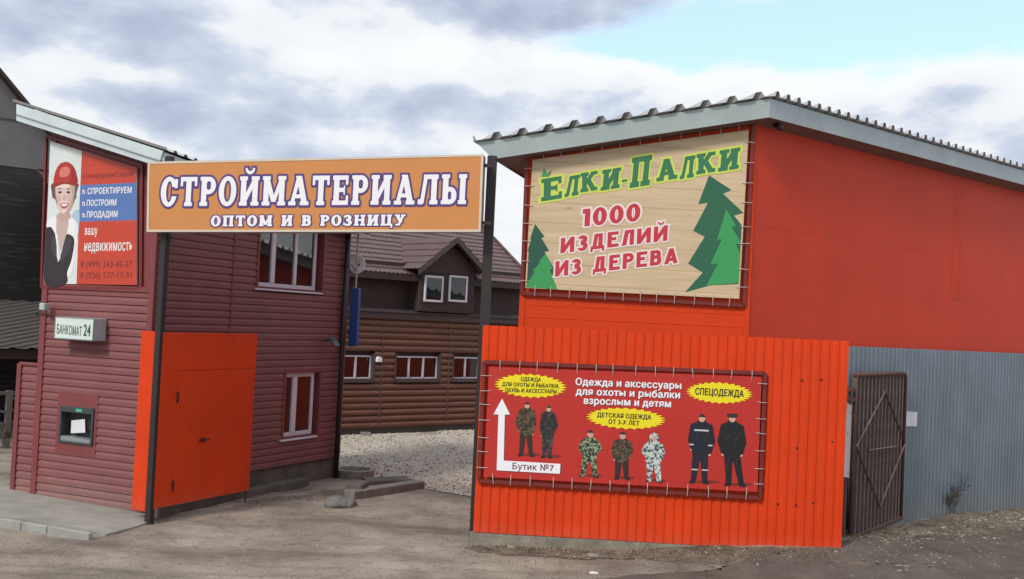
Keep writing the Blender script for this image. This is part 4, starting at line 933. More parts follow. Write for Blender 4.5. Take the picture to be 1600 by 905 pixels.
# ------------------------------------------------------------------ lettering: stroke letters as distance fields, traced to polygons
class GL:
    """glyph builder on a grid; letters one unit high"""
    def __init__(s, X, Y, t, b, sl, st, hair): s.X, s.Y, s.t, s.b, s.s, s.st, s.h = X, Y, t, b, sl, st, hair
    def box(s, x0, y0, x1, y1):
        dx = np.abs(s.X - (x0 + x1) / 2) - (x1 - x0) / 2; dy = np.abs(s.Y - (y0 + y1) / 2) - (y1 - y0) / 2
        return np.hypot(np.maximum(dx, 0), np.maximum(dy, 0)) + np.minimum(np.maximum(dx, dy), 0)
    def rbox(s, x0, y0, x1, y1, r):
        r = min(r, (x1 - x0) / 2, (y1 - y0) / 2); return s.box(x0 + r, y0 + r, x1 - r, y1 - r) - r
    def seg(s, x0, y0, x1, y1, w, clip=True):
        L_ = math.hypot(x1 - x0, y1 - y0); c, q = (x1 - x0) / L_, (y1 - y0) / L_; ext = .25 if clip else 0
        a = (s.X - x0) * c + (s.Y - y0) * q; b = -(s.X - x0) * q + (s.Y - y0) * c
        dx = np.abs(a - L_ / 2) - L_ / 2 - ext; dy = np.abs(b) - w / 2
        d = np.hypot(np.maximum(dx, 0), np.maximum(dy, 0)) + np.minimum(np.maximum(dx, dy), 0)
        if clip: lo, hi = min(y0, y1), max(y0, y1); d = np.maximum(d, np.maximum(lo - s.Y, s.Y - hi))
        return d
    def ell(s, cx, cy, rx, ry):
        px, py = (s.X - cx) / rx, (s.Y - cy) / ry; k = np.hypot(px, py) + 1e-9; k2 = np.hypot(px / rx, py / ry) + 1e-9
        return k * (k - 1) / k2
    def stem(s, x, top=1, bot=1, y0=0, y1=1):
        d = s.box(x, y0, x + s.t, y1)
        if s.s and bot: d = np.minimum(d, s.box(x - s.s, y0, x + s.t + s.s, y0 + s.st))
        if s.s and top: d = np.minimum(d, s.box(x - s.s, y1 - s.st, x + s.t + s.s, y1))
        return d
    def make(s, ch):
        U = lambda *a: np.minimum.reduce(a); S = lambda a, b: np.maximum(a, -b)
        t, b, o, st, h = s.t, s.b, s.s, s.st, s.h; box, rbox, seg, ell, stem = s.box, s.rbox, s.seg, s.ell, s.stem; q = 1 if o else 0
        if ch == 'С':
            w = .70; d = S(ell(w / 2, .5, w / 2, .515), ell(w / 2 + .01, .5, w / 2 - t, .515 - b)); d = S(d, box(w * .56, .34, w + .3, .66))
            if o: d = U(d, box(w - .12, .62, w + .01, .93))
        elif ch in 'О0': w = .74 if ch == 'О' else .66; d = S(ell(w / 2, .5, w / 2, .515), ell(w / 2, .5, w / 2 - t, .515 - b))
        elif ch == 'Т':
            w = .70; d = U(box(0, 1 - b, w, 1), stem((w - t) / 2, 0))
            if o: d = U(d, box(0, .68, .10, 1), box(w - .10, .68, w, 1))
        elif ch == 'Р': w = .66; d = U(stem(o), S(rbox(o, .40, w, 1, .3), rbox(o + t, .40 + b, w - t * .95, 1 - b, .16)), box(o, .40, o + .25, .40 + b), box(o, 1 - b, o + .25, 1))
        elif ch in 'ИЙ':
            w = .82 if o else .80; d = U(stem(o), stem(w - t - o), seg(o + t * .5, .06, w - o - t * .5, .94, h * 1.1))
            if ch == 'Й': r = S(ell(w / 2, 1.27, .20, .20), ell(w / 2, 1.31, .12, .13)); d = U(d, np.maximum(r, s.Y - 1.29))
        elif ch == 'М': w = .98; d = U(stem(o), stem(w - t - o), seg(o + t * .5, .98, w / 2, .12, t * .8), seg(w - o - t * .5, .98, w / 2, .12, h))
        elif ch == 'А':
            w = .84; a_ = o * 1.2 + .07; d = U(seg(a_, 0, w / 2 - .02, 1, h), seg(w - a_ - .02, 0, w / 2 - .02, 1, t * 1.02), box(.2, .24, w - .22, .24 + b * .85))
            if o: d = U(d, box(0, 0, .30, st), box(w - .36, 0, w, st), box(w / 2 - .15, 1 - .06, w / 2 + .10, 1))
            else: d = U(seg(t * .55, 0, w / 2, 1, t), seg(w - t * .55, 0, w / 2, 1, t), box(.2, .18, w - .2, .18 + b))
        elif ch in 'ЕЁ':
            w = .66; d = U(stem(o, 0, 0), box(0, 0, w, b), box(0, 1 - b, w - .02, 1), box(o, .44, w * .78, .44 + b * .95))
            if o: d = U(d, box(w - .10, 0, w, .32), box(w - .12, .68, w - .02, 1), box(w * .70, .34, w * .78, .66))
        elif ch == 'Л':
            w = .80 if o else .72; d = U(stem(w - t - o, 0), box(.20, 1 - b, w, 1), seg(.16, .03, .30, 1, h if o else t), box(0, 0, .20, .17) if o else box(0.02, 0, .2, .12))
        elif ch == 'Ы': w = 1.02; d = U(stem(o), S(rbox(o, 0, .62, .58, .27), rbox(o + t, b, .62 - t * .95, .58 - b, .13)), box(o, 0, o + .25, b), box(o, .58 - b, o + .25, .58), stem(w - t - o))
        elif ch == 'П': w = .82 if o else .74; d = U(stem(o), stem(w - t - o), box(o, 1 - b, w - o, 1))
        elif ch == 'В': w = .68; d = U(stem(o), S(rbox(o, .45, w - .04, 1, .25), rbox(o + t, .45 + b, w - .04 - t, 1 - b, .12)), S(rbox(o, 0, w, .45 + b, .27), rbox(o + t, b, w - t, .45, .12)), box(o, 0, o + .22, b), box(o, 1 - b, o + .22, 1))
        elif ch == 'З':
            w = .62; r1 = S(ell(.30, .73, .28, .285), ell(.28, .73, .28 - t, .285 - b)); r2 = S(ell(.31, .285, .31, .30), ell(.29, .285, .31 - t, .30 - b))
            r1 = S(r1, box(-.2, .44, .22, .80)); r2 = S(r2, box(-.2, .20, .22, .7)); d = U(r1, r2, box(.20, .45, .36, .45 + b))
            if o: d = U(d, box(0, .06, .10, .34), box(.02, .70, .11, .95))
        elif ch == 'Н': w = .82; d = U(stem(o), stem(w - t - o), box(o, .44, w - o, .44 + b))
        elif ch == 'Ц': w = .86; d = U(stem(o, 1, 0), stem(w - t - o - .06, 1, 0), box(0, 0, w, b), box(w - .12, -.20, w, b))
        elif ch == 'Д':
            w = .80; d = U(box(0, 0, w, b), box(0, -.17, .13, b), box(w - .13, -.17, w, b), seg(.20, 0, .32, 1, t * .9), box(w - .11 - t, 0, w - .11, 1), box(.26, 1 - b, w - .11, 1))
        elif ch == 'У': w = .78; d = U(seg(.16, 1, .44, .30, t), seg(w - .15, 1, .30, 0, h), box(.10, 0, .34, .14)) if not o else U(seg(.16, 1, .44, .30, t), seg(w - .15, 1, .30, 0, h), box(.08, 0, .34, .17), box(0, 1 - st, .38, 1), box(w - .32, 1 - st, w, 1))
        elif ch == 'К':
            w = .80; d = U(stem(o), seg(o + t * .7, .40, w - .16, 1, h), seg(.36, .60, w - .15, 0, t), box(o, .40, .40, .54))
            if o: d = U(d, box(w - .32, 0, w, st), box(w - .32, 1 - st, w, 1))
        elif ch == '1': w = .36; d = U(box(w - t, 0, w, 1), box(0, 1 - b, w, 1), box(0, .74, .1, 1))
        elif ch == '-': w = .34; d = box(0, .38, w, .54)
        else: w = .38; d = np.full_like(s.X, 9.)
        return w, d
def trace(d, x0, y0, hs, lev):
    """marching squares of d = lev, closed loops of points, lightly simplified"""
    d = d - lev; ny, nx = d.shape; ins = d < 0; segs = {}
    key = lambda a, b: (a, b)
    c = ins[:-1, :-1].astype(int) + 2 * ins[:-1, 1:] + 4 * ins[1:, 1:] + 8 * ins[1:, :-1]
    ys_, xs_ = np.nonzero((c > 0) & (c < 15))
    T = {1: [(3, 0)], 2: [(0, 1)], 3: [(3, 1)], 4: [(1, 2)], 5: [(3, 0), (1, 2)], 6: [(0, 2)], 7: [(3, 2)], 8: [(2, 3)], 9: [(2, 0)], 10: [(0, 1), (2, 3)], 11: [(2, 1)], 12: [(1, 3)], 13: [(1, 0)], 14: [(0, 3)]}
    nxt = {}
    for y, x in zip(ys_.tolist(), xs_.tolist()):
        E_ = [('h', y, x), ('v', y, x + 1), ('h', y + 1, x), ('v', y, x)]
        for a, b in T[int(c[y, x])]: nxt[E_[a]] = E_[b]
    def pos(k):
        t, y, x = k; a = d[y, x]; b = d[y, x + 1] if t == 'h' else d[y + 1, x]; f = a / (a - b)
        return (x0 + hs * (x + f), y0 + hs * y) if t == 'h' else (x0 + hs * x, y0 + hs * (y + f))
    loops = []
    while nxt:
        k0 = next(iter(nxt)); k = k0; L_ = []
        while k in nxt:
            L_.append(pos(k)); k = nxt.pop(k)
        if len(L_) > 5: loops.append(rdp(L_, .10 * hs))
    return [l for l in loops if len(l) > 2]
def rdp(P, tol):
    n = len(P); A = np.array(P); far = int(np.argmax(((A - A[0]) ** 2).sum(1))); keep = {0, far}
    def rec(i, j):
        if j - i < 2: return
        a, b = A[i], A[j % n]; ab = b - a; m = np.hypot(*ab) + 1e-12; Q = A[i + 1:j]; dd = np.abs((Q[:, 0] - a[0]) * ab[1] - (Q[:, 1] - a[1]) * ab[0]) / m; k = int(np.argmax(dd))
        if dd[k] > tol: keep.add(i + 1 + k); rec(i, i + 1 + k); rec(i + 1 + k, j)
    rec(0, far); rec(far, n); return [tuple(P[i]) for i in sorted(keep)]
def fill(loops):
    """loops (even-odd) -> verts2d, faces, via a filled 2-D curve"""
    cu = bpy.data.curves.new('fill', 'CURVE'); cu.dimensions = '2D'; cu.fill_mode = 'FRONT'
    for L_ in loops:
        sp = cu.splines.new('POLY'); sp.points.add(len(L_) - 1); sp.use_cyclic_u = True
        for i, p in enumerate(L_): sp.points[i].co = (p[0], p[1], 0, 1)
    return tomesh(cu)
def tomesh(cu):
    o = bpy.data.objects.new('tmp', cu); COL.objects.link(o); dg = bpy.context.evaluated_depsgraph_get(); me = bpy.data.meshes.new_from_object(o.evaluated_get(dg))
    vs = [(v.co.x, v.co.y) for v in me.vertices]; fs = [tuple(p.vertices) for p in me.polygons]
    bpy.data.objects.remove(o); bpy.data.curves.remove(cu); bpy.data.meshes.remove(me); return vs, fs
def word(text, style, levels, gap=.10, hs=.0167):
    """list per level of (verts, faces), each letter separate: [(letter index, verts, faces)]; total width"""
    out = [[] for _ in levels]; x = 0
    pad = max(levels) + .05
    for i, ch in enumerate(text):
        gx = np.arange(-pad - .05, 1.25 + pad, hs); gy = np.arange(-.28 - pad, 1.42 + pad, hs); X, Y = np.meshgrid(gx, gy)
        w, d = GL(X, Y, *style).make(ch)
        if ch != ' ':
            for k, lv in enumerate(levels):
                vs, fs = fill(trace(d, gx[0], gy[0], hs, lv)); out[k].append((i, [(a + x, b) for a, b in vs], fs))
        x += w + gap
    return out, x - gap
SLAB = (.22, .15, .055, .13, .15)      # stem, bar, serif overhang, serif height, hairline
SLABW = (.24, .17, .06, .16, .17)
SANS = (.25, .21, 0, 0, .22)
GREEN = (.225, .18, .08, .18, .19)
def flat(name, vs, fs, m, parent, fr, y, mp):
    """vs (x,y) mapped by mp to local (u,z); y depth (negative = towards the viewer)"""
    mb = MB(); mb.add([(*(lambda q: (q[0], y, q[1]))(mp(p)),) for p in vs], fs); return mb.build(name, m, parent, fr)
def base_map(fr, pl, pr, cap, off, w):
    a = fr.px(*pl, off); b = fr.px(*pr, off); c = fr.px(pl[0], pl[1] - cap, off); h = c[1] - a[1]
    return lambda p: (a[0] + (b[0] - a[0]) * p[0] / w, a[1] + (b[1] - a[1]) * p[0] / w + h * p[1])
def put(fr, parent, text, style, levels, mats, pl, pr, cap, off, gap=.10, names=None, dy=.0012):
    o, w = word(text, style, levels, gap)
    for k in range(len(levels)):
        mp = base_map(fr, pl, pr, cap, off, w); mb = MB()
        for i, vs, fs in o[k]:
            y = off - dy * (len(levels) - 1 - k) - .00012 * (i % 5) 
            mb.add([(mp(p)[0], y, mp(p)[1]) for p in vs], fs)
        mb.build((names or ['lettering', 'outline', 'halo'])[k], mats[k], parent, fr)
FONTCACHE = {}
def fontmesh(text, bold):
    cu = bpy.data.curves.new('t', 'FONT'); cu.body = text; cu.offset = bold; cu.space_character = 1.06; cu.resolution_u = 3; return tomesh(cu)
def put_font(fr, parent, text, pl, pr, cap, off, m, bold=.02, name='lettering', shadow=None):
    _, _ = 0, 0
    if bold not in FONTCACHE: FONTCACHE[bold] = max(v[1] for v in fontmesh('Н', 0)[0])
    vs, fs = fontmesh(text, 0); k_ = bold * 1.1; n0 = len(vs); V0, F0_ = list(vs), list(fs); vs, fs, DY = [], [], []
    for q, (ax, ay) in enumerate(((0, 0), (-k_, 0), (k_, 0), (0, k_ * .6), (0, -k_ * .6))):
        fs += [tuple(i + len(vs) for i in f) for f in F0_]; vs += [(x + ax, y + ay) for x, y in V0]; DY += [q * .00008] * n0
    x0 = min(v[0] for v in vs); x1 = max(v[0] for v in vs); ch = FONTCACHE[bold]
    vs = [((x - x0) / (x1 - x0), y / ch) for x, y in vs]; mp = base_map(fr, pl, pr, cap, off, 1)
    mb = MB(); mb.add([(mp(p)[0], off - d_, mp(p)[1]) for p, d_ in zip(vs, DY)], fs); mb.build(name, m, parent, fr)
    if shadow:
        mp2 = base_map(fr, (pl[0] + .8, pl[1] + .9), (pr[0] + .8, pr[1] + .9), cap, off, 1); mb = MB(); mb.add([(mp2(p)[0], off + .0010 - d_, mp2(p)[1]) for p, d_ in zip(vs, DY)], fs); mb.build('letter_shadow', shadow, parent, fr)
def patch(name, fr, parent, pts, off, m, smooth=False):
    """a printed shape given by outline points on the plane"""
    if smooth:
        P = []; n = len(pts)
        for i in range(n):
            p0, p1, p2, p3 = (np.array(pts[(i + k) % n], float) for k in (-1, 0, 1, 2))
            for t in (0, .25, .5, .75): P.append(tuple(.5 * (2 * p1 + (p2 - p0) * t + (2 * p0 - 5 * p1 + 4 * p2 - p3) * t * t + (3 * p1 - p0 - 3 * p2 + p3) * t ** 3)))
        pts = P
    vs, fs = fill([[fr.px(*p, off) for p in pts]])
    mb = MB(); mb.add([(p[0], off, p[1]) for p in vs], fs); return mb.build(name, m, parent, fr)
def ink(name, c, r=.5, **k): return mat(name, c, r, **k)

# --- cash point sign lettering
lb, yy, x0, x1, z0, z1 = SIGN24
gk = ink('dark green ink', (.02, .075, .055))
put_font(LF, lb, 'БАНКОМАТ', (88.5, 521), (127.5, 525.2), 14.5, yy, gk, .012)
put_font(LF, lb, '24', (130, 524.5), (141, 525.5), 18.5, yy, gk, .03)

# --- big orange sign over the entrance
SGF = Fr(gz(233, 817) + Vector((-.12, -.07, 0)), -6)
so = -.10
sg = thing('orange_sign', 'long orange light-box sign with white letters spanning the entrance between two dark posts', 'sign', SGF, (2.1, 0, 3.7))
TL, TR, BR, BL = [SGF.px(*q, so) for q in ((231, 253), (755.5, 241), (751, 362.5), (229, 362.5))]
inkorange = ink('orange sign face', (.56, .225, .062), var=.03, vs=2)
alu = mat('aluminium rim', (.42, .42, .44), .4, .08, 5, metal=.4)
MB().prism([TL, TR, BR, BL], so + .012, so + .22).build('case', alu, sg, SGF, bevel=.008)
lp_ = lambda a, b, t: (a[0] + (b[0] - a[0]) * t, a[1] + (b[1] - a[1]) * t)
mb = MB(); ri = .028
I_ = [(TL[0] + ri, TL[1] - ri), (TR[0] - ri, TR[1] - ri), (BR[0] - ri, BR[1] + ri), (BL[0] + ri, BL[1] + ri)]; O_ = [TL, TR, BR, BL]
for i in range(4): j = (i + 1) % 4; mb.prism([O_[i], O_[j], I_[j], I_[i]][::-1], so - .004, so + .012)
mb.build('rim', mat('cream rim', (.60, .52, .42), .4, .05, 4), sg, SGF)
MB().prism(I_, so + .001, so + .011).build('face', inkorange, sg, SGF)
purple = ink('purple ink', (.075, .035, .19)); wht = ink('white ink', (.80, .80, .83))
put(SGF, sg, 'СТРОЙМАТЕРИАЛЫ', SLAB, (0, .075), (wht, purple), (250, 322.5), (728, 319), 45.5, so - .004, gap=.135)
put(SGF, sg, 'ОПТОМ И В РОЗНИЦУ', SLABW, (0, .09), (wht, purple), (329, 354), (633, 352.5), 17, so - .004, gap=.15)
ur = TR[0]
for zc in (TR[1] - .15, BR[1] + .1): MB().box(ur - .02, ur + .12, so + .06, so + .10, zc, zc + .04).build('bracket', darkpost, sg, SGF)

# --- frames and rope ties
def pipe_frame(parent, fr, pts, y, r):
    r *= .85
    for i in range(len(pts)):
        a, b = pts[i], pts[(i + 1) % len(pts)]; MB().bar((a[0], y, a[1]), (b[0], y, b[1]), r * 2, r * 2).build('frame_bar', framered, parent, fr)
def ties(parent, fr, lines, y):
    """lines: (inner start, inner end, outer start, outer end, count); each tie one little rope"""
    proto = None
    for a, b, c, d, n in lines:
        for i in range(n):
            t = (i + .5) / n + random.uniform(-.1, .1) / n if n > 1 else .5; p = lp_(a, b, t); k_ = 0 if abs(b[0] - a[0]) > abs(b[1] - a[1]) else 1; q = lp_(c, d, (p[k_] - c[k_]) / (d[k_] - c[k_]))
            L_ = math.hypot(q[0] - p[0], q[1] - p[1]); e_ = ((q[0] - p[0]) / L_, (q[1] - p[1]) / L_); p = (p[0] - e_[0] * .045, p[1] - e_[1] * .045); L_ += .045 + .03; ang = math.atan2(q[1] - p[1], q[0] - p[0]) + random.gauss(0, .05)
            if proto is None:
                proto = MB().tube([(0, 0, 0), (.5, -.018, 0), (1, 0, 0)], .0042, 5); mbx = proto; proto = mbx.build('rope_tie', rope, parent, WORLD); o = proto
            else: o = proto.copy(); COL.objects.link(o); o.parent = parent; 
            o.matrix_parent_inverse = MW[parent.name].inverted()
            o.matrix_basis = fr.M @ Matrix.Translation((p[0], y, p[1])) @ Matrix.Rotation(-ang, 4, 'Y') @ Matrix.Diagonal((L_, 1, 1, 1))

# --- billboard on the shop front
bb = thing('wood_products_banner', 'beige plank-patterned banner with green lettering and fir trees on the shop front', 'banner', RF, (-1.5, -.05, 3.1))
co_ = -.075
C_ = [RF.px(*q, co_) for q in ((832, 250), (1170, 203), (1155, 467), (820.5, 450))]
Fq = [RF.px(*q, co_) for q in ((823, 243), (1178, 191), (1163, 477), (815, 458))]
def woodprint():
    m = mat('plank print', (.56, .43, .275), .5, .13, 2.2, stretch=(.5, 1, 7), detail=6, spec=.4, bump=.0); t = m.node_tree; b = t.nodes['Principled BSDF']; src = b.inputs['Base Color'].links[0].from_socket
    co = [n for n in t.nodes if n.type == 'TEX_COORD'][0]; sp = t.nodes.new('ShaderNodeSeparateXYZ'); t.links.new(co.outputs['Object'], sp.inputs[0])
    def mth(op, a, b_=None):
        n = t.nodes.new('ShaderNodeMath'); n.operation = op
        for i, vv in enumerate((a, b_)):
            if vv is None: continue
            if isinstance(vv, (int, float)): n.inputs[i].default_value = vv
            else: t.links.new(vv, n.inputs[i])
        return n.outputs[0]
    fr_ = mth('FRACT', mth('DIVIDE', mth('ADD', sp.outputs[2], mth('MULTIPLY', sp.outputs[0], .012)), .262))
    line = mth('LESS_THAN', mth('ABSOLUTE', mth('SUBTRACT', fr_, .5)), .018)
    kn = t.nodes.new('ShaderNodeTexNoise'); kn.inputs['Scale'].default_value = 3.1; mp = t.nodes.new('ShaderNodeMapping'); mp.inputs['Scale'].default_value = (1, 1, 2); t.links.new(co.outputs['Object'], mp.inputs[0]); t.links.new(mp.outputs[0], kn.inputs['Vector'])
    k2 = mth('MULTIPLY', mth('GREATER_THAN', kn.outputs['Fac'], .735), .5)
    f_ = mth('MAXIMUM', mth('MULTIPLY', line, .42), k2)
    x = t.nodes.new('ShaderNodeMixRGB'); t.links.new(f_, x.inputs[0]); t.links.new(src, x.inputs[1]); x.inputs[2].default_value = (.22, .13, .06, 1); t.links.new(x.outputs[0], b.inputs['Base Color']); return m
MB().prism(C_, co_, co_ + .006).build('canvas', woodprint(), bb, RF)
pipe_frame(bb, RF, Fq, -.03, .026)
ties(bb, RF, [(C_[0], C_[1], Fq[0], Fq[1], 11), (C_[1], C_[2], Fq[1], Fq[2], 8), (C_[3], C_[2], Fq[3], Fq[2], 12), (C_[0], C_[3], Fq[0], Fq[3], 7)], co_ - .004)
ga = ink('dark fir green', (.018, .115, .060)); gb = ink('bright fir green', (.035, .30, .085)); gd = ink('deep fir green', (.012, .085, .055)); gy = ink('yellow green ink', (.56, .66, .10)); gt_ = ink('title green', (.030, .17, .075))
o1 = co_ - .0015
patch('printed_fir', RF, bb, [(1108, 274), (1143, 297), (1130, 303), (1162, 333), (1147, 337), (1159, 352), (1154, 444), (1110, 446), (1070, 457), (1098, 426), (1075, 412), (1101, 370), (1083, 361), (1106, 317), (1091, 319)], o1, ga)
patch('printed_fir', RF, bb, [(1135, 327), (1150, 353), (1143, 355), (1158, 379), (1150, 382), (1157, 398), (1154, 442), (1104, 446), (1122, 412), (1110, 413), (1128, 374), (1120, 375)], o1 - .001, gb)
patch('printed_fir', RF, bb, [(836, 350), (851, 370), (846, 372), (858, 392), (851, 394), (866, 420), (858, 452), (823, 446), (826, 392), (824, 393), (830, 374), (828, 374)], o1, gd)
patch('printed_fir', RF, bb, [(853, 396), (864, 420), (859, 421), (871, 452), (820, 449), (836, 424), (832, 424), (845, 409), (841, 410)], o1 - .001, gb)
letters = [('Е', 82, 187, 250, 372, -2), ('Л', 200, 270, 240, 350, 0), ('К', 280, 366, 222, 327, 0), ('И', 382, 478, 205, 318, 0), ('-', 490, 516, 262, 285, 0), ('П', 528, 630, 142, 305, 0), ('А', 664, 770, 155, 272, 0), ('Л', 782, 852, 142, 260, 0), ('К', 866, 962, 125, 236, 0), ('И', 975, 1080, 105, 222, 0)]
sc8 = 3.233; X0, Y0 = 820, 200
mbs = [MB(), MB()]
for n_, (ch, xa, xb, ya, yb, _r) in enumerate(letters):
    o, w = word(ch, GREEN, (0, .10 if ch != 'П' else .07)); x_a, x_b = X0 + xa / sc8, X0 + xb / sc8; y_a, y_b = Y0 + ya / sc8, Y0 + yb / sc8
    til = .16 * (x_b - x_a); 
    if ch == '-': pl, pr, cap = (x_a, y_b + 6), (x_b, y_b + 6 - til), 24
    else: pl, pr, cap = (x_a, y_b), (x_b, y_b - til), (y_b - til * .55) - y_a
    lean = .05 if n_ % 2 else -.03
    for k in range(2):
        a = RF.px(*pl, co_); b = RF.px(*pr, co_); c = RF.px(pl[0], pl[1] - cap, co_); h = c[1] - a[1]
        for i, vs, fs in o[k]:
            y = o1 - (.004 if k == 0 else .002) - (.00015 * n_)
            mbs[k].add([(a[0] + (b[0] - a[0]) * p[0] / w + lean * p[1] * h * (1 if k < 2 else 0), y, a[1] + (b[1] - a[1]) * p[0] / w + h * p[1]) for p in vs], fs)
mbs[0].build('title_lettering', gt_, bb, RF); mbs[1].build('title_outline', gy, bb, RF)
patch('letter_dot', RF, bb, [(850, 262), (858, 276), (846, 276)], o1 - .006, gb); patch('letter_dot', RF, bb, [(862, 266), (858, 275), (856, 271)], o1 - .006, ga)
redk = ink('crimson ink', (.50, .030, .050)); pinkw = ink('pale pink ink', (.78, .66, .64))
put(RF, bb, '1000', SANS, (0, .10), (redk, pinkw), (909.5, 354.5), (1000, 345), 27.5, o1 - .003, gap=.13)
put(RF, bb, 'ИЗДЕЛИЙ', SANS, (0, .10), (redk, pinkw), (875.5, 396), (1042.5, 376), 24, o1 - .003, gap=.17)
put(RF, bb, 'ИЗ ДЕРЕВА', SANS, (0, .10), (redk, pinkw), (867, 432.5), (1059, 411), 24, o1 - .003, gap=.17)

# --- clothing banner on the sheet wall
cbn = thing('clothing_banner', 'wide red clothing banner with yellow bursts and printed people, laced to the orange sheet wall', 'banner', W, (2.0, -.08, 1.0))
co_ = -.075
C_ = [W.px(*q, co_) for q in ((764, 573), (1190, 589), (1183.5, 769), (755.5, 745))]
Fq = [W.px(*q, co_) for q in ((756, 565.5), (1196, 583.5), (1188, 778.5), (747.5, 751.5))]
redc = ink('red canvas', (.46, .022, .014), .5, var=.05, vs=2)
MB().prism(C_, co_, co_ + .006).build('canvas', redc, cbn, W)
pipe_frame(cbn, W, Fq, -.042, .027)
ties(cbn, W, [(C_[0], C_[1], Fq[0], Fq[1], 14), (C_[1], C_[2], Fq[1], Fq[2], 7), (C_[3], C_[2], Fq[3], Fq[2], 14), (C_[0], C_[3], Fq[0], Fq[3], 7)], co_ - .004)
o1 = co_ - .0015
yel = ink('yellow ink', (.78, .66, .010)); blk = ink('black ink', (.012, .010, .012)); navy = ink('navy shadow ink', (.10, .02, .06))
def burst(cx, cy, rx, ry, n=28):
    pts = []
    for k in range(2 * n):
        a = math.pi * k / n; r = 1.0 if k % 2 == 0 else .86; pts.append((cx + rx * r * math.cos(a), cy + ry * r * math.sin(a) + .045 * rx * math.cos(a)))
    return patch('yellow_burst', W, cbn, pts, o1, yel)
burst(829, 603, 57, 19); burst(978, 654, 63, 17); burst(1124, 614, 52.5, 17)
put_font(W, cbn, 'ОДЕЖДА', (813.5, 595), (845, 596.5), 6, o1 - .002, blk, .032)
put_font(W, cbn, 'ДЛЯ ОХОТЫ И РЫБАЛКИ,', (784.5, 603), (873.5, 606.5), 6, o1 - .002, blk, .032)
put_font(W, cbn, 'ОБУВЬ И АКСЕССУАРЫ', (789, 612.5), (869.5, 615), 6.3, o1 - .002, blk, .032)
put_font(W, cbn, 'ДЕТСКАЯ ОДЕЖДА', (933, 651.5), (1017.5, 655.5), 7, o1 - .002, blk, .032)
put_font(W, cbn, 'ОТ 3-Х ЛЕТ', (950.5, 662), (999, 665), 7, o1 - .002, blk, .032)
put_font(W, cbn, 'СПЕЦОДЕЖДА', (1086, 616.5), (1162, 620.5), 10.5, o1 - .002, blk, .032)
put_font(W, cbn, 'Одежда и аксессуары', (899, 601.5), (1064.5, 608), 11, o1 - .002, wht, .034, shadow=navy)
put_font(W, cbn, 'для охоты и рыбалки', (899.5, 616.5), (1062.5, 622.5), 11, o1 - .002, wht, .034, shadow=navy)
put_font(W, cbn, 'взрослым и детям', (912, 631), (1048.5, 636.5), 11, o1 - .002, wht, .034, shadow=navy)
def shape(pts, dx, dy): return [(x + dx, y + dy) for x, y in pts]
arrow = [(784.5, 623), (797, 648), (788.8, 648), (787, 719.8), (875.8, 725), (874.8, 740.5), (776, 735), (778.8, 648), (771, 647.5)]
patch('white_arrow', W, cbn, arrow, o1 - .001, wht); patch('arrow_shadow', W, cbn, shape(arrow, 1, 1.2), o1, navy)
put_font(W, cbn, 'Бутик №7', (800.5, 733), (865, 736.5), 10, o1 - .003, ink('maroon ink', (.16, .012, .03)), .012)
skin = ink('skin print', (.58, .37, .28)); hairk = ink('hair print', (.03, .02, .016))
camoG = ink('green camouflage print', (.02, .035, .02), vs=26, col2=(.30, .36, .20), thr=(.48, .56)); camoB = ink('brown camouflage print', (.025, .018, .012), vs=30, col2=(.13, .09, .05), thr=(.46, .58))
camoD = ink('dark pattern print', (.016, .014, .018), vs=30, col2=(.085, .075, .075), thr=(.5, .62)); camoW = ink('pale camouflage print', (.52, .58, .56), vs=30, col2=(.035, .06, .07), thr=(.50, .56))
brownk = ink('brown trouser print', (.030, .016, .014)); blackk = ink('black cloth print', (.009, .008, .010)); navyk = ink('navy cloth print', (.010, .010, .022)); shade2 = ink('cloth fold print', (.045, .040, .040)); silver = ink('silver stripe print', (.50, .52, .55)); shade = ink('printed ground shadow', (.17, .018, .012))
def cap(X, Y, x0, y0, x1, y1, r0, r1):
    dx, dy = x1 - x0, y1 - y0; t = np.clip(((X - x0) * dx + (Y - y0) * dy) / (dx * dx + dy * dy + 1e-9), 0, 1); return np.hypot(X - x0 - dx * t, Y - y0 - dy * t) - (r0 + (r1 - r0) * t)
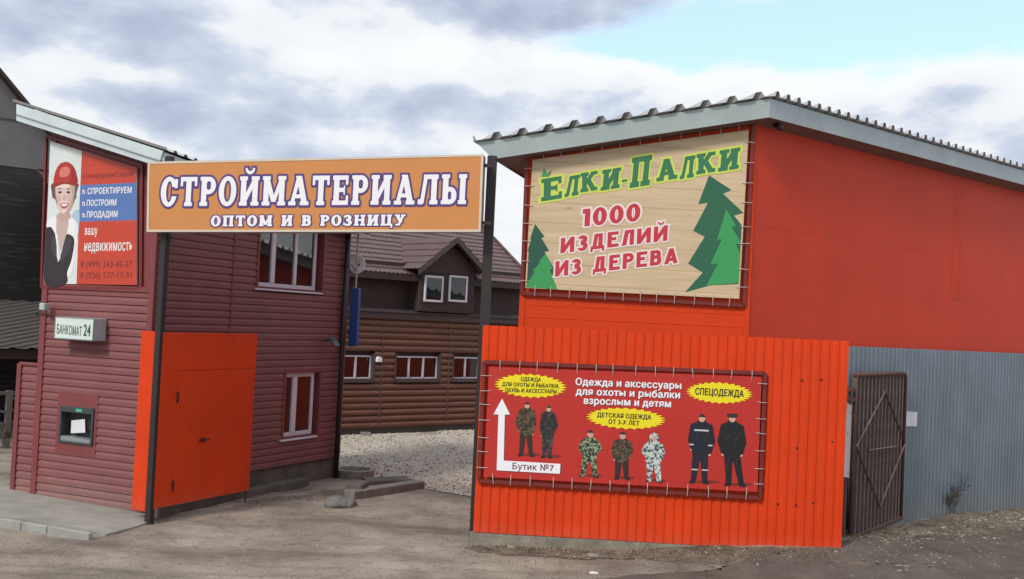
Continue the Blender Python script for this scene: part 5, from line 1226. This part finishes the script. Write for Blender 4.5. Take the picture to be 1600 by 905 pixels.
def figure(cx, top, foot, jm, tm, kid=False, hat=None, hood=None, stripes=False, lean=0, el=(.045, .045), hz=(.49, .49), st=(-.085, .09), slim=.9):
    h = foot - top; gx = np.arange(-.45, .45, .012); gy = np.arange(-.04, 1.06, .012); X, Y = np.meshgrid(gx, gy); U = lambda *a: np.minimum.reduce(a)
    k = 1.25 if kid else 1.0; hr = .052 * k * (1.12 if kid else 1); hy = 1 - hr * 1.25; sh = hy - hr * 1.75; sw = .115 * k * slim
    leg = U(cap(X, Y, -.050 * k, .46, st[0] * k, .05, .060 * k, .038 * k), cap(X, Y, .050 * k, .46, st[1] * k, .05, .060 * k, .038 * k))
    boot = U(cap(X, Y, st[0] * k, .035, (st[0] - .04) * k, .018, .034 * k, .022), cap(X, Y, st[1] * k, .035, (st[1] + .045) * k, .018, .034 * k, .022))
    jac = U(cap(X, Y, -sw * .62, sh - .03, -.05 * k, .47, .065 * k, .078 * k), cap(X, Y, sw * .62, sh - .03, .05 * k, .47, .065 * k, .078 * k), cap(X, Y, 0, sh, 0, .46, .075 * k, .09 * k),
            cap(X, Y, -sw, sh - .03, -sw - el[0] * k, .62, .048 * k, .036 * k), cap(X, Y, -sw - el[0] * k, .62, -sw - .015 * k, hz[0], .037 * k, .028 * k),
            cap(X, Y, sw, sh - .03, sw + el[1] * k, .62, .048 * k, .036 * k), cap(X, Y, sw + el[1] * k, .62, sw + .015 * k, hz[1], .037 * k, .028 * k), cap(X, Y, -.03, sh + .03, .03, sh + .03, .04 * k, .04 * k))
    hands = U(np.hypot(X + sw + .012 * k, Y - hz[0] + .035) - .022 * k, np.hypot(X - sw - .012 * k, Y - hz[1] + .035) - .022 * k)
    head = np.hypot(X / .86, Y - hy) - hr
    hair = np.maximum(np.hypot(X / .9, Y - hy - .006) - hr * 1.12, (hy + hr * .35) - Y)
    parts = [(boot, blackk, 0), (hands, skin, 0), (leg, tm, 1), (jac, jm, 2), (head, skin, 3)]
    if hood: parts = parts[:4] + [(np.hypot(X / .95, (Y - hy + .005) / 1.1) - hr * 1.4, hood, 3), (np.hypot(X / .8, Y - hy + .008) - hr * .78, skin, 4)]
    else: parts.append((hair, hairk, 4))
    eye = U(np.hypot(X + hr * .34, Y - hy - hr * .05) - hr * .13, np.hypot(X - hr * .34, Y - hy - hr * .05) - hr * .13, np.maximum(np.abs(X) - hr * .28, np.abs(Y - hy + hr * .55) - hr * .07)); parts.append((eye, hairk, 5))
    if hat: parts.append((U(np.maximum(np.abs(X) - hr * 1.45, np.abs(Y - hy - hr * .95) - hr * .38), np.maximum(np.abs(X) - hr * 1.05, np.abs(Y - hy - hr * .45) - hr * .25)), hat, 5))
    if stripes:
        parts.append((U(np.maximum(np.abs(X) - .105, np.abs(Y - .765) - .012)), silver, 5)); parts.append((U(np.maximum(np.abs(X + sw + .02) - .035, np.abs(Y - .555) - .010), np.maximum(np.abs(X - sw - .02) - .035, np.abs(Y - .555) - .010), np.maximum(np.abs(np.abs(X) - .075) - .05, np.abs(Y - .20) - .009)), silver, 5))
    else: parts.append((np.maximum(np.abs(X) - .004, np.abs(Y - .62) - .14), blackk, 5))
    folds = U(*[np.maximum(np.abs(X - fx - .25 * (Y - fy)) - .006, np.abs(Y - fy) - fl) for fx, fy, fl in ((-.05 * k, .33, .08), (.06 * k, .30, .10), (-.07 * k, .18, .06), (.05 * k, .62, .05), (-.06 * k, .66, .06), (.085 * k, .70, .05))])
    parts.append((np.maximum(folds, U(leg, jac) + .012), shade2, 3))
    mb = MB(); ms = []
    a = W.px(cx, foot, o1); b = W.px(cx + 1, foot + .055, o1); c = W.px(cx, foot - 1, o1); ux = b[0] - a[0]; uz = c[1] - a[1]
    for d, m_, l in parts:
        lp2 = trace(d, gx[0], gy[0], .012, 0)
        if not lp2: continue
        if m_ not in ms: ms.append(m_)
        mb.mi = ms.index(m_); vs, fs = fill(lp2); mb.add([(a[0] + (x * h + lean * y * h) * ux, o1 - .002 - l * .0004, a[1] + y * h * uz) for x, y in vs], fs)
    mb.build('printed_person', ms, cbn, W)
    ell_ = [(cx + h * .17 * math.cos(t * .5236) + h * .12, foot - 3 + 2.4 * math.sin(t * .5236)) for t in range(12)]; patch('printed_shadow', W, cbn, ell_, o1 - .0006, shade)
figure(820, 628, 713.5, camoB, brownk, el=(.06, .035), hz=(.50, .45), st=(-.07, .11)); figure(854, 633.5, 716, camoD, camoD, el=(.03, .06), hz=(.46, .53), st=(-.05, .05), slim=.8)
figure(919.5, 671.5, 746, camoG, camoG, kid=True, el=(.05, .07), hz=(.52, .55), st=(-.10, .11)); figure(970, 674, 749.5, camoB, brownk, kid=True, el=(.04, .04), hz=(.45, .50), st=(-.06, .09)); figure(1019, 677, 753.5, camoW, camoW, kid=True, hood=camoW, el=(.06, .05), hz=(.55, .48), st=(-.05, .11))
figure(1092.5, 646.5, 756, navyk, navyk, stripes=True, el=(.035, .05), hz=(.52, .46), st=(-.085, .075), slim=1.0); figure(1143, 646.5, 760, blackk, blackk, hat=hairk, lean=-.03, el=(.05, .045), hz=(.47, .47), st=(-.04, .13), slim=1.0)

# --- poster on the red house front
ps = thing('builder_poster', 'slant-topped poster of a smiling woman in a red hard hat, on the red house front', 'poster', LF, (LF.px(140, 440)[0], -.03, LF.px(140, 444)[1]))
yo = -.045
C_ = [LF.px(*q, yo) for q in ((78.5, 220.5), (213.5, 262), (213, 445.5), (69.5, 443))]
F_ = [LF.px(*q, yo) for q in ((71, 212), (221, 258.5), (219, 451), (63, 449))]
prw = ink('poster paper', (.62, .68, .67), .35, var=.05, vs=3); prr = ink('poster red', (.50, .050, .022), .4, var=.05, vs=3); prb = ink('poster blue', (.085, .17, .42), .4, var=.04, vs=3)
MB().prism(C_, yo, yo + .02).build('board', prw, ps, LF)
pipe_frame(ps, LF, F_, -.022, .020)
e1 = yo - .0015
patch('red_field', LF, ps, [(128, 236), (213.5, 262), (213, 285.5), (125.5, 289.5)], e1, prr)
patch('blue_band', LF, ps, [(125.5, 289.5), (213, 285.5), (213.5, 344), (123, 346.5)], e1, prb)
patch('red_field', LF, ps, [(123, 346.5), (213.5, 344), (213, 445.5), (119.5, 444)], e1, prr)
dk = ink('faded dark red ink', (.19, .020, .018)); hot = ink('ink white', (.76, .76, .76))
put_font(LF, ps, 'СпецпромСтрой', (129, 279), (208, 275), 7.5, e1 - .001, dk, .02)
for s, a, b, c_ in (('СПРОЕКТИРУЕМ', (136.5, 303.5), (205.5, 301.5), 9.5), ('ПОСТРОИМ', (135.5, 322), (181.5, 321), 9.5), ('ПРОДАДИМ', (135.5, 340), (183.5, 339), 9.5)): put_font(LF, ps, s, a, b, c_, e1 - .001, hot, .025)
for y in (301, 319.5, 337.5):
    patch('tick_box', LF, ps, [(128.5, y - 4), (133, y - 4), (133, y + 2), (128.5, y + 2)], e1 - .001, hot); patch('tick_mark', LF, ps, [(128, y - 3), (130, y - 1), (134.5, y - 6), (130.2, y + 2)], e1 - .002, redk)
put_font(LF, ps, 'вашу', (132.5, 367), (152, 366.8), 14, e1 - .001, hot, .012)
put_font(LF, ps, 'недвижимость', (131.5, 392.5), (206.5, 391.5), 17, e1 - .001, hot, .012)
put_font(LF, ps, '8 (499) 343-42-37', (125.5, 417.5), (206, 417.5), 10, e1 - .001, dk, .015)
put_font(LF, ps, '8 (926) 537-13-91', (125, 435), (205.5, 434.5), 10, e1 - .001, dk, .015)
fsk = ink('face print', (.64, .48, .43), var=.10, vs=9); neck = ink('neck print', (.50, .37, .33)); helm = ink('helmet print', (.42, .025, .018), .3); helml = ink('helmet highlight print', (.62, .17, .14)); jack = ink('jacket print', (.022, .016, .022)); lip = ink('lip print', (.34, .05, .06)); blush = ink('cool blue print', (.36, .50, .62))
P = lambda nm, pts, k, m_, sm=True: patch(nm, LF, ps, pts, e1 - .0008 * k, m_, sm)
P('printed_background', [(113, 335), (124, 330), (121, 372), (112, 366)], .5, blush)
P('printed_blouse', [(84, 350), (96, 340), (112, 340), (121, 352), (119, 380), (110, 430), (86, 430), (76, 380)], 1, hot)
P('printed_jacket', [(72, 356), (83, 356), (88, 380), (89, 402), (92, 408), (101, 376), (105, 366), (116, 374), (112, 405), (105, 425), (103, 443), (70, 442.5)], 2, jack)
P('printed_neck', [(90, 334), (108, 333), (109, 348), (102, 372), (95, 392), (92, 378), (87, 352)], 3, neck)
P('printed_collar', [(75, 344), (87, 338), (88, 353), (87, 366), (80, 355), (73, 355)], 4, hot); P('printed_collar', [(108, 342), (117, 348), (117, 370), (108, 362), (104, 366), (107, 352)], 4, hot)
P('printed_hair', [(83, 286), (119, 285), (119, 302), (115, 312), (86, 312), (81, 300)], 4, ink('brown hair print', (.10, .055, .04)))
P('printed_face', [(86, 286), (100, 282), (115, 286), (117, 300), (114, 318), (108, 330), (100, 335), (93, 330), (87, 318), (85, 302)], 5, fsk)
warm = ink('cheek print', (.60, .38, .34)); darkskin = ink('face shade print', (.47, .32, .27)); pale = ink('brow light print', (.74, .60, .55)); fold = ink('blouse fold print', (.52, .55, .58)); jfold = ink('lapel print', (.050, .040, .046))
P('printed_face_shade', [(110, 288), (115.5, 288), (117, 300), (114, 318), (108, 330), (101, 334.5), (106, 326), (110, 314), (112, 300)], 5.3, darkskin)
P('printed_cheek', [(87, 306), (93, 305), (95, 311), (91, 316), (88, 314)], 5.4, warm); P('printed_cheek', [(105, 305), (112, 305), (112, 312), (107, 315), (104, 311)], 5.4, warm)
P('printed_forehead', [(91, 290), (101, 288), (108, 290), (106, 293), (93, 293.5)], 5.4, pale); P('printed_chin', [(97, 328.5), (103, 328), (101, 331.5), (98.5, 331.5)], 5.5, pale)
P('printed_neck_shade', [(91, 335), (108, 333), (108, 342), (100, 346), (93, 343)], 3.4, darkskin)
P('printed_fold', [(90, 372), (93, 372), (95, 398), (92.5, 404)], 2.6, fold); P('printed_fold', [(112, 380), (115, 378), (110, 402), (107, 420)], 1.5, fold)
P('printed_lapel', [(84, 368), (88, 381), (88.5, 400), (91, 408), (84, 398), (80, 380)], 2.4, jfold); P('printed_lapel', [(104, 370), (112, 374), (108, 392), (97, 408), (95, 404), (101, 380)], 2.4, jfold)
P('printed_strap', [(84, 290), (86.5, 291), (87, 306), (90, 318), (88, 316), (84.5, 304)], 5.8, ink('strap print', (.13, .12, .13))); P('printed_strap', [(117, 289), (119.5, 290), (118.5, 304), (114, 318), (116, 304)], 5.8, ink('strap print', (.13, .12, .13)))
P('printed_helmet', [(84.5, 288), (86, 270), (93, 257), (103, 253), (113, 258), (119, 271), (120, 287), (102, 283)], 6, helm)
P('printed_helmet_shine', [(93, 275), (95, 264), (103, 260), (109, 265), (107, 274), (99, 277)], 7, helml)
P('printed_helmet_shade', [(112, 258.5), (118.5, 271), (119.5, 286), (110, 284), (112, 272)], 6.5, ink('helmet shade print', (.27, .016, .012)))
P('printed_helmet_brim', [(82, 290), (101, 283.5), (121, 287), (120, 291), (101, 287.5), (84, 293)], 7, ink('helmet brim print', (.27, .018, .014)))
for ex in (93.5, 107): P('printed_eye', [(ex - 3, 301), (ex, 298.6), (ex + 3.2, 300.5), (ex, 302.6)], 6, hairk); P('printed_brow', [(ex - 4, 296.5), (ex, 294.2), (ex + 4, 296), (ex, 295.6)], 6, hairk)
P('printed_nose', [(99.5, 304), (101.5, 304), (103, 312), (100.3, 313.5), (98, 312)], 6, neck)
P('printed_lips', [(93.5, 319), (100, 318), (107.5, 317.5), (104.5, 324), (99.5, 326), (95.5, 323.5)], 6, lip); P('printed_teeth', [(95, 319.6), (100, 319), (106, 318.6), (103.5, 321.6), (99.5, 322.8), (96.3, 321.6)], 7, hot)
